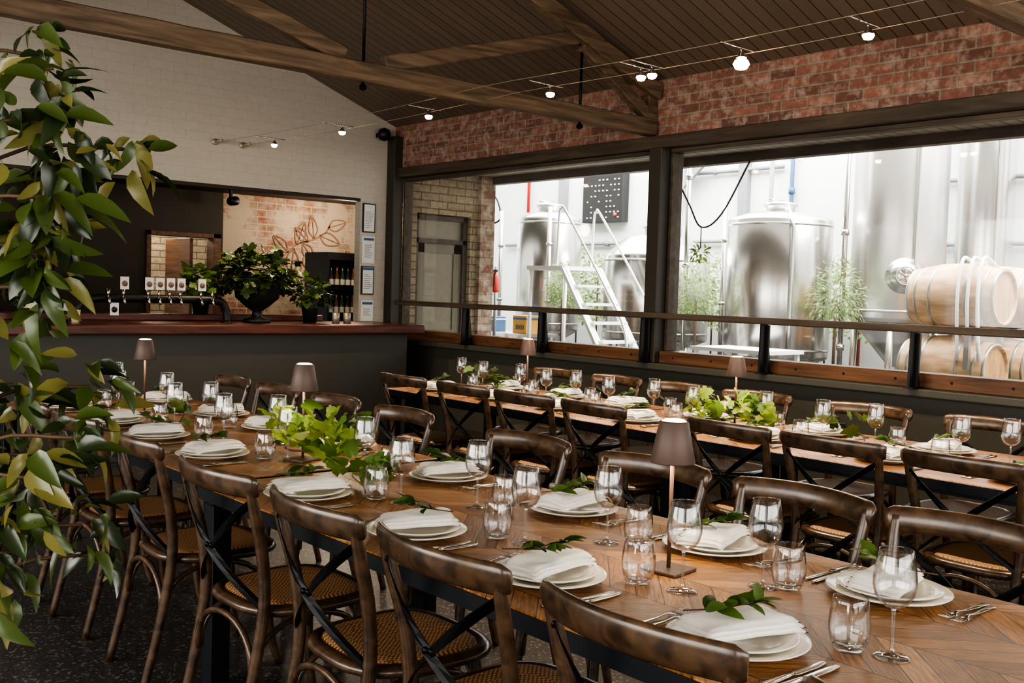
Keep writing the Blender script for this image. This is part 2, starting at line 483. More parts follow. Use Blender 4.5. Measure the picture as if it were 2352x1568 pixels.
b = MB(); b.box(WX, WX+.22, -3.2, BY, 2.66, 3.12)
struct(b.build("wall_right", M_red_y), "exposed mottled red brick band above the windows")
b = MB(); b.box(WX, WX+.22, -3.2, BY, 0, .88)
struct(b.build("wall_low", M_olive), "low dark olive painted wall below the windows")
b = MB(); b.box(WX-.06, WX+.2, -3.2, BY-.02, 2.565, 2.66); struct(b.build("trim_2", M_lintel, bev=.006), "dark timber lintel beam over the windows")
b = MB(); b.box(WX-.12, WX+.2, -3.2, BY-.02, .88, .93); struct(b.build("trim_3", M_olive, bev=.008), "olive painted sill cap")
b = MB(); b.box(WX-.10, WX+.02, BY-.14, BY-.003, .93, 2.98); struct(b.build("trim_4", M_post, bev=.006), "dark corner post")
b = MB(); b.box(WX-.08, WX+.18, 5.20, 5.325, .93, 2.565); struct(b.build("trim_5", M_post, bev=.006), "dark window post")
b = MB(); b.box(WX-.08, WX+.18, 1.90, 2.02, .93, 2.565); struct(b.build("trim_6", M_post, bev=.006), "dark window post")
b = MB(); b.box(WX-.02, WX, -3.2, 7.9, 0, .12); struct(b.build("baseboard_right", M_dark))

def window(nm, y0, y1):
    b = MB()
    x0, x1 = WX+.02, WX+.12
    b.box(x0-.05, x1, y0, y1, .93, 1.02)
    b.box(x0, x1, y0, y1, 2.53, 2.563, 2)
    b.box(x0, x1, y0, y0+.03, 1.02, 2.53, 2); b.box(x0, x1, y1-.03, y1, 1.02, 2.53, 2)
    y = y0+.15
    while y < y1-.05:
        Mx = Matrix.Translation((x0-.05, y, .975)) @ Matrix.Rotation(-pi/2, 4, 'Y')
        b.lathe([(.009, 0), (.008, .006), (0, .008)], n=8, m=1, M=Mx)
        y += .36
    w = struct(b.build(nm, [M_frame, M_black, M_lintel], bev=.004, seg=1), "fixed window in red-brown timber frame")
    p = MB(); p.add([(x0+.06, y0+.02, 1.01), (x0+.06, y1-.02, 1.01), (x0+.06, y1-.02, 2.54), (x0+.06, y0+.02, 2.54)], [(0,1,2,3)])
    g = p.build("pane", M_pane, parent=w)
window("window_1", 5.33, 8.76); window("window_2", 2.025, 5.195); window("window_3", -3.1, 1.895)

b = MB()
b.box(-3.2, -3.0, -3.2, BY, 0, .8); b.box(-3.2, -3.0, -3.2, BY, 2.7, 3.09)
for y in (-3.2, 0.4, 4.0, 7.6): b.box(-3.2, -3.0, y, y+.5, .8, 2.7)
struct(b.build("wall_left", M_white_brick_x), "white wall with wide daylight openings")
b = MB()
b.box(-3.0, WX, -3.2, -3.0, 0, .8); b.box(-3.0, WX, -3.2, -3.0, 2.7, 3.09)
for x in (-3.0, 0.6, 4.4): b.box(x, x+.5, -3.2, -3.0, .8, 2.7)
struct(b.build("wall_front", M_white_brick_x), "white wall with wide daylight openings")

# back bar room
b = MB(); b.box(0.0, 4.25, 11.0, 11.15, 0, 2.5); b.box(5.03, 5.10, 11.0, 11.15, 0, 2.5); b.box(4.25, 5.03, 11.0, 11.15, 1.95, 2.5)
struct(b.build("wall_bar", M_dark), "dark painted wall behind the bar")
b = MB(); b.box(5.10, 7.3, 11.0, 11.15, 0, 2.5); struct(b.build("wall_mural", M_red_x), "whitewashed red brick wall with painted mural")
b = MB(); b.box(0.0, 7.3, 9.0, 11.15, 2.45, 2.52); struct(b.build("ceiling_bar", M_dark))
b = MB(); b.box(-.1, 0.0, 9.0, 11.15, 0, 2.5); struct(b.build("wall_bar_left", M_dark))
b = MB(); b.box(7.1, 7.3, 9.15, 11.0, 0, 2.5); struct(b.build("wall_bar_right", M_dark))
b = MB(); b.box(3.9, 5.6, 12.4, 12.5, 0, 2.4); struct(b.build("wall_passage", M_cream_x), "cream brick wall beyond the doorway")
b = MB()
b.box(4.22, 4.27, 10.97, 11.16, 0, 1.98); b.box(4.98, 5.07, 10.97, 11.16, 0, 1.98); b.box(4.22, 5.07, 10.97, 11.16, 1.93, 1.98)
b.box(4.80, 4.84, 11.2, 11.9, 0, 1.93)
struct(b.build("door_1", M_frame, bev=.004, seg=1), "open doorway with timber frame")

# mural
b = MB()
yy = 10.99
def mcurve(pts, r=.008, m=0): b.sweep(cr([(6.15+(x-6.15)*.76, yy, 1.9+(z-1.9)*.8) for x, z in pts], 6), r, .003, up=(0, 1, 0), n=4, m=m, sm=False)
mcurve([(5.75, 1.72), (6.0, 1.92), (6.25, 2.0), (6.5, 2.12), (6.62, 2.3)])
def mleaf(x, z, a, L, w):
    ca, sa = math.cos(a), math.sin(a)
    P = [(0,0),(.35,w),(.75,w*.7),(1,0),(.75,-w*.7),(.35,-w),(0,0)]
    mcurve([(x+L*(u*ca-v*sa), z+L*(u*sa+v*ca)) for u, v in P])
    mcurve([(x, z), (x+L*ca*.5, z+L*sa*.5), (x+L*ca*.95, z+L*sa*.95)], .005)
for x, z, a, L in [(5.85,1.8,2.4,.34),(6.0,1.92,1.2,.36),(6.1,1.95,-.9,.34),(6.3,2.03,1.7,.32),(6.4,2.08,-.3,.38),(6.55,2.2,.3,.34),(5.95,1.86,-1.7,.4),(6.2,1.97,2.4,.3)]:
    mleaf(x, z, a, L, .24)
for cx, cz in [(6.0,1.6),(6.2,1.68)]:
    mcurve([(cx+.09*math.cos(t*pi/4), cz+.09*math.sin(t*pi/4)) for t in range(9)])
b.beam((6.22, yy, 1.15), (6.22, yy, 1.66), .07, .006, m=1, up=(0,1,0)); b.beam((6.22, yy, 1.62), (6.38, yy, 1.2), .07, .006, m=1, up=(0,1,0))
b.beam((6.38, yy, 1.15), (6.38, yy, 1.66), .07, .006, m=1, up=(0,1,0))
tag(b.build("wall_mural_painting", [M_brownpaint, M_red]), "brown line painting of leafy branch with red lettering", "mural")

# ------------------------------------------------------------------ trusses
def truss(y):
    e = empty("roof_truss", (0, y, 0))
    def part(nm, p, q, w, h, mat=M_beam):
        b = MB()
        P, Q = Vector(p), Vector(q); k = 24; pts = []
        for i in range(k+1):
            c = P.lerp(Q, i/k); c.z += R.uniform(-.003, .003) if 0 < i < k else 0; pts.append(c)
        b.sweep(pts, [w/2*R.uniform(.95, 1.03) for _ in pts], [h/2*R.uniform(.94, 1.04) for _ in pts], up=(0,1,0), n=4, sm=False)
        return b.build(nm, mat, parent=e, bev=.008, seg=1)
    part("bottom_chord", (.72, 0, 2.73), (5.98, 0, 2.73), .12, .10)
    part("rafter", (3.36, -.05, 3.92), (5.98, -.05, 2.99), .12, .07); part("rafter", (3.36, -.05, 3.92), (.74, -.05, 2.99), .12, .07)
    part("strut", (3.5, 0, 2.80), (5.12, 0, 3.26), .10, .08); part("strut", (3.22, 0, 2.80), (1.6, 0, 3.26), .10, .08)
    part("knee_brace", (5.18, 0, 3.22), (5.93, 0, 2.80), .09, .08); part("knee_brace", (1.54, 0, 3.22), (.79, 0, 2.80), .09, .08)
    part("wall_stub", (5.94, .02, 2.67), (5.94, .02, 2.97), .10, .10)
    for x, z in ((3.36, 3.9), (5.19, 3.2), (1.53, 3.2)):
        b = MB(); b.sweep([(x, 0, 2.62), (x, 0, z)], .010, n=8); b.lathe([(.024, 2.63), (.024, 2.65), (.012, 2.66)], c=(x, 0, 0), n=6)
        b.build("tie_rod", M_iron, parent=e)
    tag(e, "rough old timber roof truss with iron tie rods", "roof truss", "timber roof trusses")
truss(5.35); truss(2.05)

# ------------------------------------------------------------------ ledge rail in front of windows
e = empty("ledge_rail", (WX-.15, 0, 1.295)); tag(e, "long dark timber ledge rail on black brackets before the windows", "rail")
b = MB(); b.box(-.06, .05, -3.1, 8.55, -.025, .02); b.build("rail", M_lintel, parent=e, bev=.008)
for y in (-.2, .9, 2.0, 3.09, 4.17, 5.26, 6.42, 7.47):
    b = MB()
    vs = []
    for yy2 in (y-.008, y+.008):
        vs += [(-.02, yy2, -.02), (.05, yy2, -.02), (.10, yy2, -.36), (-.03, yy2, -.36)]
    b.add(vs, [(0,1,2,3),(7,6,5,4),(0,4,5,1),(1,5,6,2),(2,6,7,3),(3,7,4,0)])
    b.box(-.03, .10, y-.03, y+.03, -.365, -.355)
    b.box(.03, .045, y-.03, y+.03, -.36, -.03)
    b.build("bracket", M_black, parent=e)

# ------------------------------------------------------------------ bar
e = empty("bar_counter", (0, 0, 0)); tag(e, "long bar with charcoal front and red timber top", "bar counter")
b = MB(); b.box(.3, 5.62, 8.05, 8.85, 0, 1.01); b.build("body", M_bar, parent=e, bev=.005)
b = MB(); b.box(.3, 5.74, 7.93, 8.88, 1.01, 1.09); b.build("countertop", M_bartop, parent=e, bev=.012)
b = MB(); b.box(1.92, 5.1, 8.74, 8.87, 1.09, 1.15); b.build("raised_ledge", M_bartop, parent=e, bev=.008)

e = empty("beer_tap_tower", (3.3, 8.35, 1.09)); tag(e, "black bridge beer tap tower with row of taps and badges", "beer tap")
b = MB()
b.sweep(cr([(-.66, 0, 0), (-.62, 0, .13), (-.5, 0, .19), (0, 0, .195), (.5, 0, .19), (.6, 0, .13), (.63, 0, 0)], 7), .035, n=12)
for x in (-.66, .63): b.lathe([(.06, 0), (.06, .012), (.04, .02)], c=(x, 0, 0), n=16)
b.build("pipe", M_black, parent=e)
for x in (-.3, -.1, -.01, .08, .17, .35, .45, -.42):
    b = MB()
    b.sweep([(x, -.02, .2), (x, -.09, .2), (x, -.11, .15)], .010, n=8)
    b.sweep([(x, -.07, .2), (x, -.075, .27)], [.008, .013], n=8)
    b.build("tap", M_steel, parent=e)
for x in (-.3, -.1, -.01, .08, .17, .35, -.38):
    b = MB(); z = .27 if x > -.35 else .06
    b.box(x-.034, x+.034, -.1, -.094, z, z+.1)
    b.lathe([(0, .001), (.024, .001), (.024, 0)], n=16, m=1, M=Matrix.Translation((x, -.1, z+.045)) @ Matrix.Rotation(pi/2, 4, 'X'))
    b.build("badge", [M_paper, M_badge if x != -.38 else M_black], parent=e)

b = MB(); b.lathe([(0, 0), (.028, 0), (.038, .1), (.036, .1), (.026, .004)], n=20)
o = b.build("paper_cup", simple("cream_paper", (208, 186, 160), .7), loc=(2.62, 8.25, 1.09)); tag(o, "small cream paper cup standing on the bar", "cup")

def bush(b, c, rx, rz, n, L, kind='leaf', mats=3, droop=.4):
    c = Vector(c)
    for i in range(n):
        th = R.uniform(0, 2*pi); ph = math.acos(R.uniform(-.6, 1)); rr = R.uniform(.45, 1)
        d = Vector((math.sin(ph)*math.cos(th), math.sin(ph)*math.sin(th), math.cos(ph)))
        p = c + Vector((d.x*rx*rr, d.y*rx*rr, d.z*rz*rr))
        dd = (d + Vector((R.uniform(-.6, .6), R.uniform(-.6, .6), R.uniform(-.4, .4)-droop))).normalized()
        up = (d + Vector((0, 0, .6)) + Vector((R.uniform(-.4, .4), R.uniform(-.4, .4), 0)))
        l = L*R.uniform(.65, 1.15)
        if kind == 'leaf': b.leaf(p, dd, up, l, l*.42, m=R.randrange(mats))
        else: b.lobed(p, dd, up, l, m=R.randrange(mats))

def planted(name, loc, prof, potmat, cx, rx, rz, n, L, kind, label, lm=None):
    e = empty(name, loc); tag(e, label, "plant")
    b = MB(); b.lathe(prof, n=28); top = prof[-1]
    b.build("pot", potmat, parent=e)
    b = MB()
    b.lathe([(0, top[1]-.02), (top[0]*.94, top[1]-.02)], n=20)
    b.build("soil", M_soil, parent=e)
    b = MB()
    for i in range(7):
        a = i*2*pi/7; b.sweep(cr([(0, 0, top[1]-.03), (rx*.3*math.cos(a), rx*.3*math.sin(a), cx*.7+top[1]*.3), (rx*.7*math.cos(a), rx*.7*math.sin(a), cx)], 4), .006, n=5, m=3)
    bush(b, (0, 0, cx), rx, rz, n, L, kind)
    b.build("foliage", (lm or [L1m, L2m, L1m]) + [M_stem], parent=e)
    return e
urnp = [(0, 0), (.12, 0), (.12, .03), (.05, .05), (.04, .1), (.10, .14), (.19, .22), (.21, .34), (.25, .38), (.25, .4), (.22, .4), (.2, .36)]
planted("urn_planter", (4.24, 8.42, 1.09), urnp, M_urn, .42, .37, .25, 330, .085, 'lobed', "black classical urn overflowing with leafy geranium on the bar", [L1m, L2m, L2m])
potp = [(0, 0), (.06, 0), (.08, .14), (.085, .15), (.08, .15), (.07, .13)]
planted("potted_plant", (4.82, 8.5, 1.09), potp, M_urn, .26, .19, .19, 100, .07, 'lobed', "leafy potted plant beside the urn on the bar", [L2m, LV2, L1m])
planted("potted_plant", (3.80, 8.62, 1.15), potp, M_urn, .26, .20, .2, 120, .08, 'lobed', "bushy green potted plant beside the tap tower", [LV2, LV2, L2m])
planted("potted_plant", (2.35, 8.55, 1.09), potp, M_urn, .22, .16, .13, 60, .08, 'lobed', "green potted plant at the end of the bar")
M_tin = simple("tin", (150, 140, 128), .4, metal=.5)
for x, lb in ((4.98, "small tin can on the bar"), (5.1, "small silver tin on the bar")):
    b = MB(); b.lathe([(0, 0), (.035, 0), (.035, .1), (.033, .1), (.033, .01)], n=18)
    tag(b.build("tin_can", M_tin, loc=(x, 8.3, 1.09)), lb, "tin can")

# bottle fridge (open fronted)
FX = 6.0
e = empty("bottle_fridge", (FX, 9.9, 0)); tag(e, "black open-fronted display fridge filled with bottles", "fridge")
b = MB(); 
b.box(-.32, -.30, -.25, .25, 0, 1.80); b.box(.30, .32, -.25, .25, 0, 1.80); b.box(-.30, .30, .22, .25, 0, 1.80)
b.box(-.30, .30, -.25, .22, 0, .1); b.box(-.30, .30, -.25, .22, 1.72, 1.80)
for z in (.5, .8, 1.1, 1.40): b.box(-.30, .30, -.22, .22, z, z+.012)
b.build("cabinet", M_black, parent=e)
gc = [simple("bottle_green", (44, 66, 46), .15), simple("bottle_amber", (96, 60, 32), .15), simple("bottle_dark", (44, 43, 46), .15), simple("bottle_label_pale", (190, 188, 174), .4)]
for z in (1.112, 1.412):
    for i in range(8):
        b = MB(); b.lathe([(0, 0), (.028, 0), (.028, .13), (.012, .18), (.011, .23), (0, .23)], n=12)
        b.lathe([(.0285, .04), (.0285, .1)], n=12, m=1)
        tag(b.build("bottle", [gc[(i*2+int(z*10)) % 3], gc[3]], loc=(FX-.245+i*.07, 9.71, z)), "glass beer bottle with pale label on fridge shelf", "bottle", "bottles in the fridge")

# framed notices on the pillar
def notice(z0, z1, fr, bar, lb):
    b = MB()
    b.box(5.62, 5.765, BY-.018, BY-.001, z0, z1, 0)
    b.box(5.632, 5.753, BY-.021, BY-.018, z0+.012, z1-.012, 1)
    if bar: b.box(5.632, 5.753, BY-.023, BY-.021, z1-.04, z1-.015, 2)
    z = z1-.09
    while z > z0+.04:
        b.box(5.645, 5.645+R.uniform(.05, .095), BY-.0225, BY-.021, z, z+.006, 3); z -= .02
    tag(b.build("notice", [fr, M_paper, M_blue, M_ink]), lb, "notice", "notices on the pillar")
notice(1.99, 2.285, M_black, False, "black framed certificate on white pillar")
notice(1.68, 1.95, M_paper, True, "printed paper notice with blue header on pillar")
notice(1.36, 1.65, M_black, True, "black framed notice with blue header on pillar")
notice(1.092, 1.30, M_paper, True, "low printed paper notice on pillar")

b = MB(); b.lathe([(0, 0), (.05, 0), (.05, .12), (0, .12)], n=16, M=Matrix.Rotation(pi/2, 4, 'X')); b.box(-.012, .012, -.02, .02, 0, .12)
tag(b.build("wall_speaker", M_black, loc=(5.0, 10.6, 2.33)), "small black cylindrical speaker under the bar ceiling", "speaker")
b = MB(); b.lathe([(0,-.07),(.05,-.05),(.07,0),(.05,.05),(0,.07)], n=16); b.box(-.02,.02,-.02,.12,-.02,.02)
tag(b.build("security_camera", M_black, loc=(5.78, BY-.12, 2.98)), "black dome camera at the wall corner", "camera")

# ------------------------------------------------------------------ wire lights
WZ = 2.69
M_cable = simple("cable_metal", (170, 158, 138), .4, metal=.4)
for x in (4.03, 4.30):
    b = MB(); pts = []
    for i in range(41):
        t = i/40; y = -3.0 + t*(BY+3.0); pts.append((x, y, WZ+.02 - .03*math.sin(pi*((t*3) % 1))))
    b.sweep(pts, .0020, n=5); b.sweep([(x, BY-.16, WZ+.02), (x, BY, WZ+.02)], .012, n=8); b.lathe([(.03, 0), (.03, .02), (0, .02)], n=14, M=Matrix.Translation((x, BY-.001, WZ+.02)) @ Matrix.Rotation(pi/2, 4, 'X'))
    tag(b.build("lighting_cable", M_cable), "taut low-voltage lighting cable fixed to the back wall", "cable", "lighting cables")
for i, y in enumerate([8.08, 6.97, 5.83, 4.59, 3.86, 3.78, 3.19, 2.5, 1.4, .3]):
    e = empty("cable_spotlight", (4.17, y, WZ)); tag(e, "small halogen spotlight hanging between two cables, lit", "spotlight", "cable spotlights")
    b = MB(); b.sweep([(-.14, 0, -.005), (.13, 0, -.005)], .004, n=6); b.sweep([(.02, 0, -.005), (.03, 0, -.03)], .004, n=6)
    b.lathe([(.007, 0), (.012, -.012), (.024, -.028), (.028, -.034)], c=(.03, 0, -.02), n=16)
    b.build("fitting", M_steel, parent=e)
    k = 1.6 if abs(y-3.19) < .01 else 1.05  # one bulb enlarged so its glare is built into the shape
    b = MB(); b.lathe([(0, -.030*k), (.020*k, -.034*k), (.026*k, -.046*k), (.018*k, -.060*k), (0, -.065*k)], c=(.03, 0, -.012), n=16)
    b.build("bulb", M_bulb, parent=e)
    ld = bpy.data.lights.new("spot", 'SPOT'); ld.energy = 56; ld.color = (1, .80, .58); ld.spot_size = 2.3; ld.spot_blend = .9; ld.shadow_soft_size = .03
    lo = bpy.data.objects.new("spot_lamp", ld); COL.objects.link(lo); lo.parent = e; lo.location = (.03, 0, -.15)

# ------------------------------------------------------------------ tables
def table(xc, y0, y1, w, lb):
    yc = (y0+y1)/2; hl = (y1-y0)/2; hw = w/2
    e = empty("dining_table", (xc, yc, 0)); tag(e, lb, "table", "long dining tables")
    b = MB(); b.box(-hw+.006, hw-.006, -hl+.006, hl-.006, .722, .75); b.build("tabletop", M_table, parent=e, bev=.003, seg=1)
    b = MB()
    for s in (-1, 1):
        b.box(min(s*hw, s*(hw-.006)), max(s*hw, s*(hw-.006)), -hl, hl, .708, .747)
        b.box(min(s*(hw-.05), s*(hw-.09)), max(s*(hw-.05), s*(hw-.09)), -hl+.03, hl-.03, .685, .722)
        b.box(-hw, hw, min(s*hl, s*(hl-.006)), max(s*hl, s*(hl-.006)), .708, .747)
        b.box(-hw+.03, hw-.03, min(s*(hl-.03), s*(hl-.07)), max(s*(hl-.03), s*(hl-.07)), .685, .722)
    b.build("apron", M_navy, parent=e)
    for sx in (-1, 1):
        for sy in (-1, 1):
            b = MB(); cx, cy = sx*(hw-.06), sy*(hl-.045)
            b.box(cx-.035, cx+.035, cy-.035, cy+.035, 0, .69); b.box(cx-.04, cx+.04, cy-.04, cy+.04, 0, .012)
            b.build("leg", M_navy, parent=e, bev=.004, seg=1)
table(1.95, .22, 3.30, 1.0, "long parquet-topped dining table with dark steel frame, set for dinner")
table(2.00, 3.33, 6.05, 1.0, "parquet-topped dining table with dark steel frame, joined end to end")
table(4.41, 3.31, 5.88, .98, "parquet dining table near the window wall, set for dinner")
table(4.41, .65, 3.28, .98, "parquet dining table beside the window wall, joined end to end")

# ------------------------------------------------------------------ chairs
def make_chair():
    e = empty("dining_chair")
    def outline(k, s):
        a = 2*pi*k/32; c, si = math.cos(a), math.sin(a)
        ex = .62
        x = math.copysign(abs(c)**ex, c)*.205; y = math.copysign(abs(si)**ex, si)*(.205+.018*c)
        return Vector((x*s, y*s, .45))
    b = MB(); b.sweep([outline(k, 1) for k in range(32)], .026, .018, up=(0,0,1), n=10, closed=True)
    b.build("seat", M_chair, parent=e)
    b = MB()
    rings = [(1.0, .010), (.93, .020), (.8, .022), (.45, .016), (0, .012)]
    vs = []; fs = []
    for s, z in rings[:-1]:
        for k in range(32):
            p = outline(k, s*.96); p.z = .45+z; vs.append(p)
    for i in range(3):
        for k in range(32):
            fs.append((i*32+k, i*32+(k+1) % 32, (i+1)*32+(k+1) % 32, (i+1)*32+k))
    vs.append(Vector((0, 0, .461)))
    for k in range(32): fs.append((96+k, 96+(k+1) % 32, 128))
    b.add(vs, fs, 0, True); b.build("woven_seat", M_weave, parent=e)
    for s in (-1, 1):
        b = MB()
        pts = cr([(-.30, s*.185, 0), (-.245, s*.185, .22), (-.205, s*.188, .45), (-.215, s*.197, .62), (-.255, s*.212, .78), (-.275, s*.216, .86)], 5)
        N = len(pts); b.sweep(pts, [.0145+.0045*math.sin(pi*i/(N-1)) for i in range(N)], n=10)
        b.build("leg", M_chair, parent=e)
    for s in (-1, 1):
        b = MB(); pts = cr([(.15, s*.155, .44), (.168, s*.165, .30), (.185, s*.175, .12), (.215, s*.19, 0)], 5)
        N = len(pts); b.sweep(pts, [.0185-.005*i/(N-1) for i in range(N)], n=10)
        b.build("leg", M_chair, parent=e)
    b = MB(); pts = []; A = []; B = []
    for i in range(25):
        t = -1+2*i/24; y = t*.243
        pts.append((-.262-.062*(1-t*t), y, .848+.006*(1-t*t)))
        f = 1-.3*max(0, abs(t)-.93)/.07
        A.append(.0140*f); B.append(.0365*f)
    b.sweep(pts, A, B, up=(-.22, 0, 1), n=14)
    b.build("backrest", M_chair, parent=e)
    for s in (-1, 1):
        b = MB(); pts = []
        for i in range(13):
            t = i/12; y = s*(.205-.395*t); z = .80-.32*t
            bow = 1-(2*t-1)**2
            x = -.262+.055*t-.05*bow - (.005 if s > 0 else 0)
            pts.append((x, y, z))
        b.sweep(pts, .0028, .014, up=(0, s*.6, .8), n=6, sm=False)
        for (x, y, z) in (pts[0], pts[6], pts[-1]):
            b.lathe([(.009, 0), (.008, .005), (0, .007)], n=8, M=Matrix.Translation((x-.002, y, z)) @ Matrix.Rotation(-pi/2, 4, 'Y'))
        b.build("cross_strap", M_iron, parent=e)
    def arch(p, q, h=.16):
        b = MB(); P, Q = Vector(p), Vector(q)
        pts = []
        for i in range(15):
            t = i/14; c = P.lerp(Q, .5-.5*math.cos(pi*t)); c.z = .26 + h*math.sin(pi*t)**.7; pts.append(c)
        b.sweep(pts, .010, n=8); b.build("leg_brace", M_chair, parent=e)
    arch((.168, -.155, 0), (.168, .155, 0)); arch((-.235, -.175, 0), (-.235, .175, 0))
    arch((-.225, -.178, 0), (.16, -.16, 0)); arch((-.225, .178, 0), (.16, .16, 0))
    return e
chair = make_chair()
LC = "dark bentwood chair with woven seat and iron straps"
spots = []
for y in (1.21, 1.79, 2.33, 2.94): spots.append((1.62, y, 0))
for y in (3.65, 4.32, 4.90, 5.6): spots.append((1.65, y, 0))
spots.append((1.60, .60, 0))
for y in (1.2, 1.72, 2.29, 2.94, 3.86, 4.46, 5.07, 5.63): spots.append((2.36 + (.05 if y > 3.3 else 0), y, pi))
for y in (1.76, 2.32, 2.83, 3.69, 4.25, 4.80, 5.42): spots.append((4.02, y, 0))
for y in (1.62, 2.27, 2.92, 3.66, 4.24, 4.83, 5.41): spots.append((4.84, y, pi))
for i, (x, y, rz) in enumerate(spots):
    rr = rz + R.uniform(-.05, .05)
    if i == 0:
        c = chair; c.location = (x, y, 0); c.rotation_euler = (0, 0, rr)
    else: c = dup(chair, (x, y, 0), rr)
    tag(c, LC + (" near window wall" if x > 3.5 else ""), "chair", "bentwood dining chairs")

# ------------------------------------------------------------------ table lamps
def make_lamp():
    e = empty("table_lamp")
    b = MB(); b.box(-.052, .052, -.052, .052, 0, .009); b.build("base", M_shade, parent=e, bev=.003)
    b = MB(); b.sweep([(0, 0, .008), (0, 0, .31)], .0052, n=12); b.build("pole", M_copper, parent=e)
    b = MB(); b.lathe([(0, .312), (.0475, .312), (.0555, .275), (.0565, .277), (.037, .376), (.034, .38), (.031, .378), (.0465, .313)], n=32)
    b.build("lamp_shade", M_shade, parent=e)
    b = MB(); b.lathe([(.0, .384), (.024, .3835), (.031, .379), (.031, .374)], n=24); b.build("led_disc", M_led, parent=e)
    b = MB(); b.lathe([(0, .309), (.04, .309)], n=24); b.build("led_disc", M_led, parent=e)
    return e
lamp = make_lamp()
for i, (x, y) in enumerate([(1.975, 1.66), (2.0, 3.56), (2.03, 5.28), (4.47, 3.34), (4.47, 5.02)]):
    l = lamp if i == 0 else dup(lamp, (0, 0, 0))
    l.location = (x, y, .75); l.rotation_euler = (0, 0, R.uniform(-.3, .3) if i else .15)
    tag(l, "lit cordless taupe table lamp with tapered shade", "table lamp", "cordless table lamps")
    ld = bpy.data.lights.new("lamp_glow", 'SPOT'); ld.energy = 4.5; ld.color = (1, .82, .60); ld.shadow_soft_size = .03; ld.spot_size = 2.4; ld.spot_blend = 1
    lo = bpy.data.objects.new("lamp_glow", ld); COL.objects.link(lo); lo.location = (x, y+.012, .75+.30)

# ------------------------------------------------------------------ tableware masters
def plate_mesh(r):
    b = MB(); k = r/.143
    b.lathe([(0, .003), (.082*k, .003), (.086*k, .0004), (.09*k, .003), (.104*k, .008), (.139*k, .017), (.143*k, .0195), (.1405*k, .0215), (.102*k, .0125), (.088*k, .0075), (0, .0065)], n=48)
    return b
dinner = plate_mesh(.143).build("dinner_plate", M_china)
side_pl = plate_mesh(.121).build("side_plate", M_china)

def napkin_mesh(seed):
    rr = random.Random(seed); a1, a2, a3 = rr.uniform(0, 6), rr.uniform(0, 6), rr.uniform(-.015, .015)
    b = MB(); nx, ny = 26, 16
    for k in range(3):
        hx, hy = .116-.004*k+(.005 if k % 2 else 0), .060-.002*k
        zs = .0095*k; T = .0100; top = []; bot = []
        for i in range(nx+1):
            for j in range(ny+1):
                u, v = -1+2*i/nx, -1+2*j/ny
                sag = -.030*max(0, abs(u)-.70)**1.4 - .018*max(0, abs(v)-.75)**1.2
                wv = (.0032*math.sin(2.6*u+.6*k+a1)*math.cos(2.2*v+.5*k+a2) + .0014*math.sin(6*u+4*v+a2))*(.5+.25*k)
                edge = (max(0, (1-abs(u)**12))**.5)*(max(0, (1-abs(v)**10))**.5)
                z = zs+sag+wv
                X = hx*u + .008*k*v*.6 + a3*v; Y = hy*v*(1+.05*u) + .003*math.sin(3*u+a1)
                top.append(Vector((X, Y, z+T*(.5+.5*edge)))); bot.append(Vector((X, Y, z+T*.5*(1-edge))))
        vs = top+bot; o = len(top); fs = []
        W = ny+1
        for i in range(nx):
            for j in range(ny):
                a = i*W+j
                fs.append((a, a+W, a+W+1, a+1)); fs.append((o+a, o+a+1, o+a+W+1, o+a+W))
        for i in range(nx):
            for j in (0, ny):
                a = i*W+j; fs.append((a, a+W, o+a+W, o+a) if j else (a, o+a, o+a+W, a+W))
        for j in range(ny):
            for i in (0, nx):
                a = i*W+j; fs.append((a, a+1, o+a+1, o+a) if not i else (a, o+a, o+a+1, a+1))
        b.add(vs, fs, 0, True)
    return b
napkins = [napkin_mesh(i).build("napkin", M_linen) for i in (1, 2, 3)]

def sprig_mesh(seed):
    rr = random.Random(seed*7+3); b = MB()
    L = rr.uniform(.13, .15)
    pts = cr([(-L*.55, 0, .004), (-L*.1, .010*rr.uniform(-1, 1), .010), (L*.25, .014*rr.uniform(-1, 1), .020), (L*.45, .02*rr.uniform(-1, 1), .032)], 3)
    b.sweep(pts, .0017, n=5, m=2)
    s = 1
    for i, p in enumerate(pts[2:]):
        s = -s
        for q in range(2):
            if q and rr.random() < .35: continue
            a = s*rr.uniform(.35, 1.3)*(1 if q == 0 else -1)
            d = Vector((math.cos(a), math.sin(a), rr.uniform(.1, .8)))
            l = rr.uniform(.042, .066)
            b.leaf(p, d, (rr.uniform(-.9, .9), rr.uniform(-.9, .9), 1), l, l*.46, m=rr.choice([0, 1, 1]), curl=rr.uniform(.15, .4))
    b.leaf(pts[-1], (1, .1, .4), (0, 0, 1), .055, .025, m=1)
    # recentre on the leaf mass so the sprig rests over its napkin
    cx = sum(v[0] for v in b.v)/len(b.v); cy = sum(v[1] for v in b.v)/len(b.v)
    b.v = [(x-cx, y-cy, z) for x, y, z in b.v]
    return b
sprigs = [sprig_mesh(i).build("leaf_sprig", [LS1, LS2, M_stem]) for i in range(1, 6)]

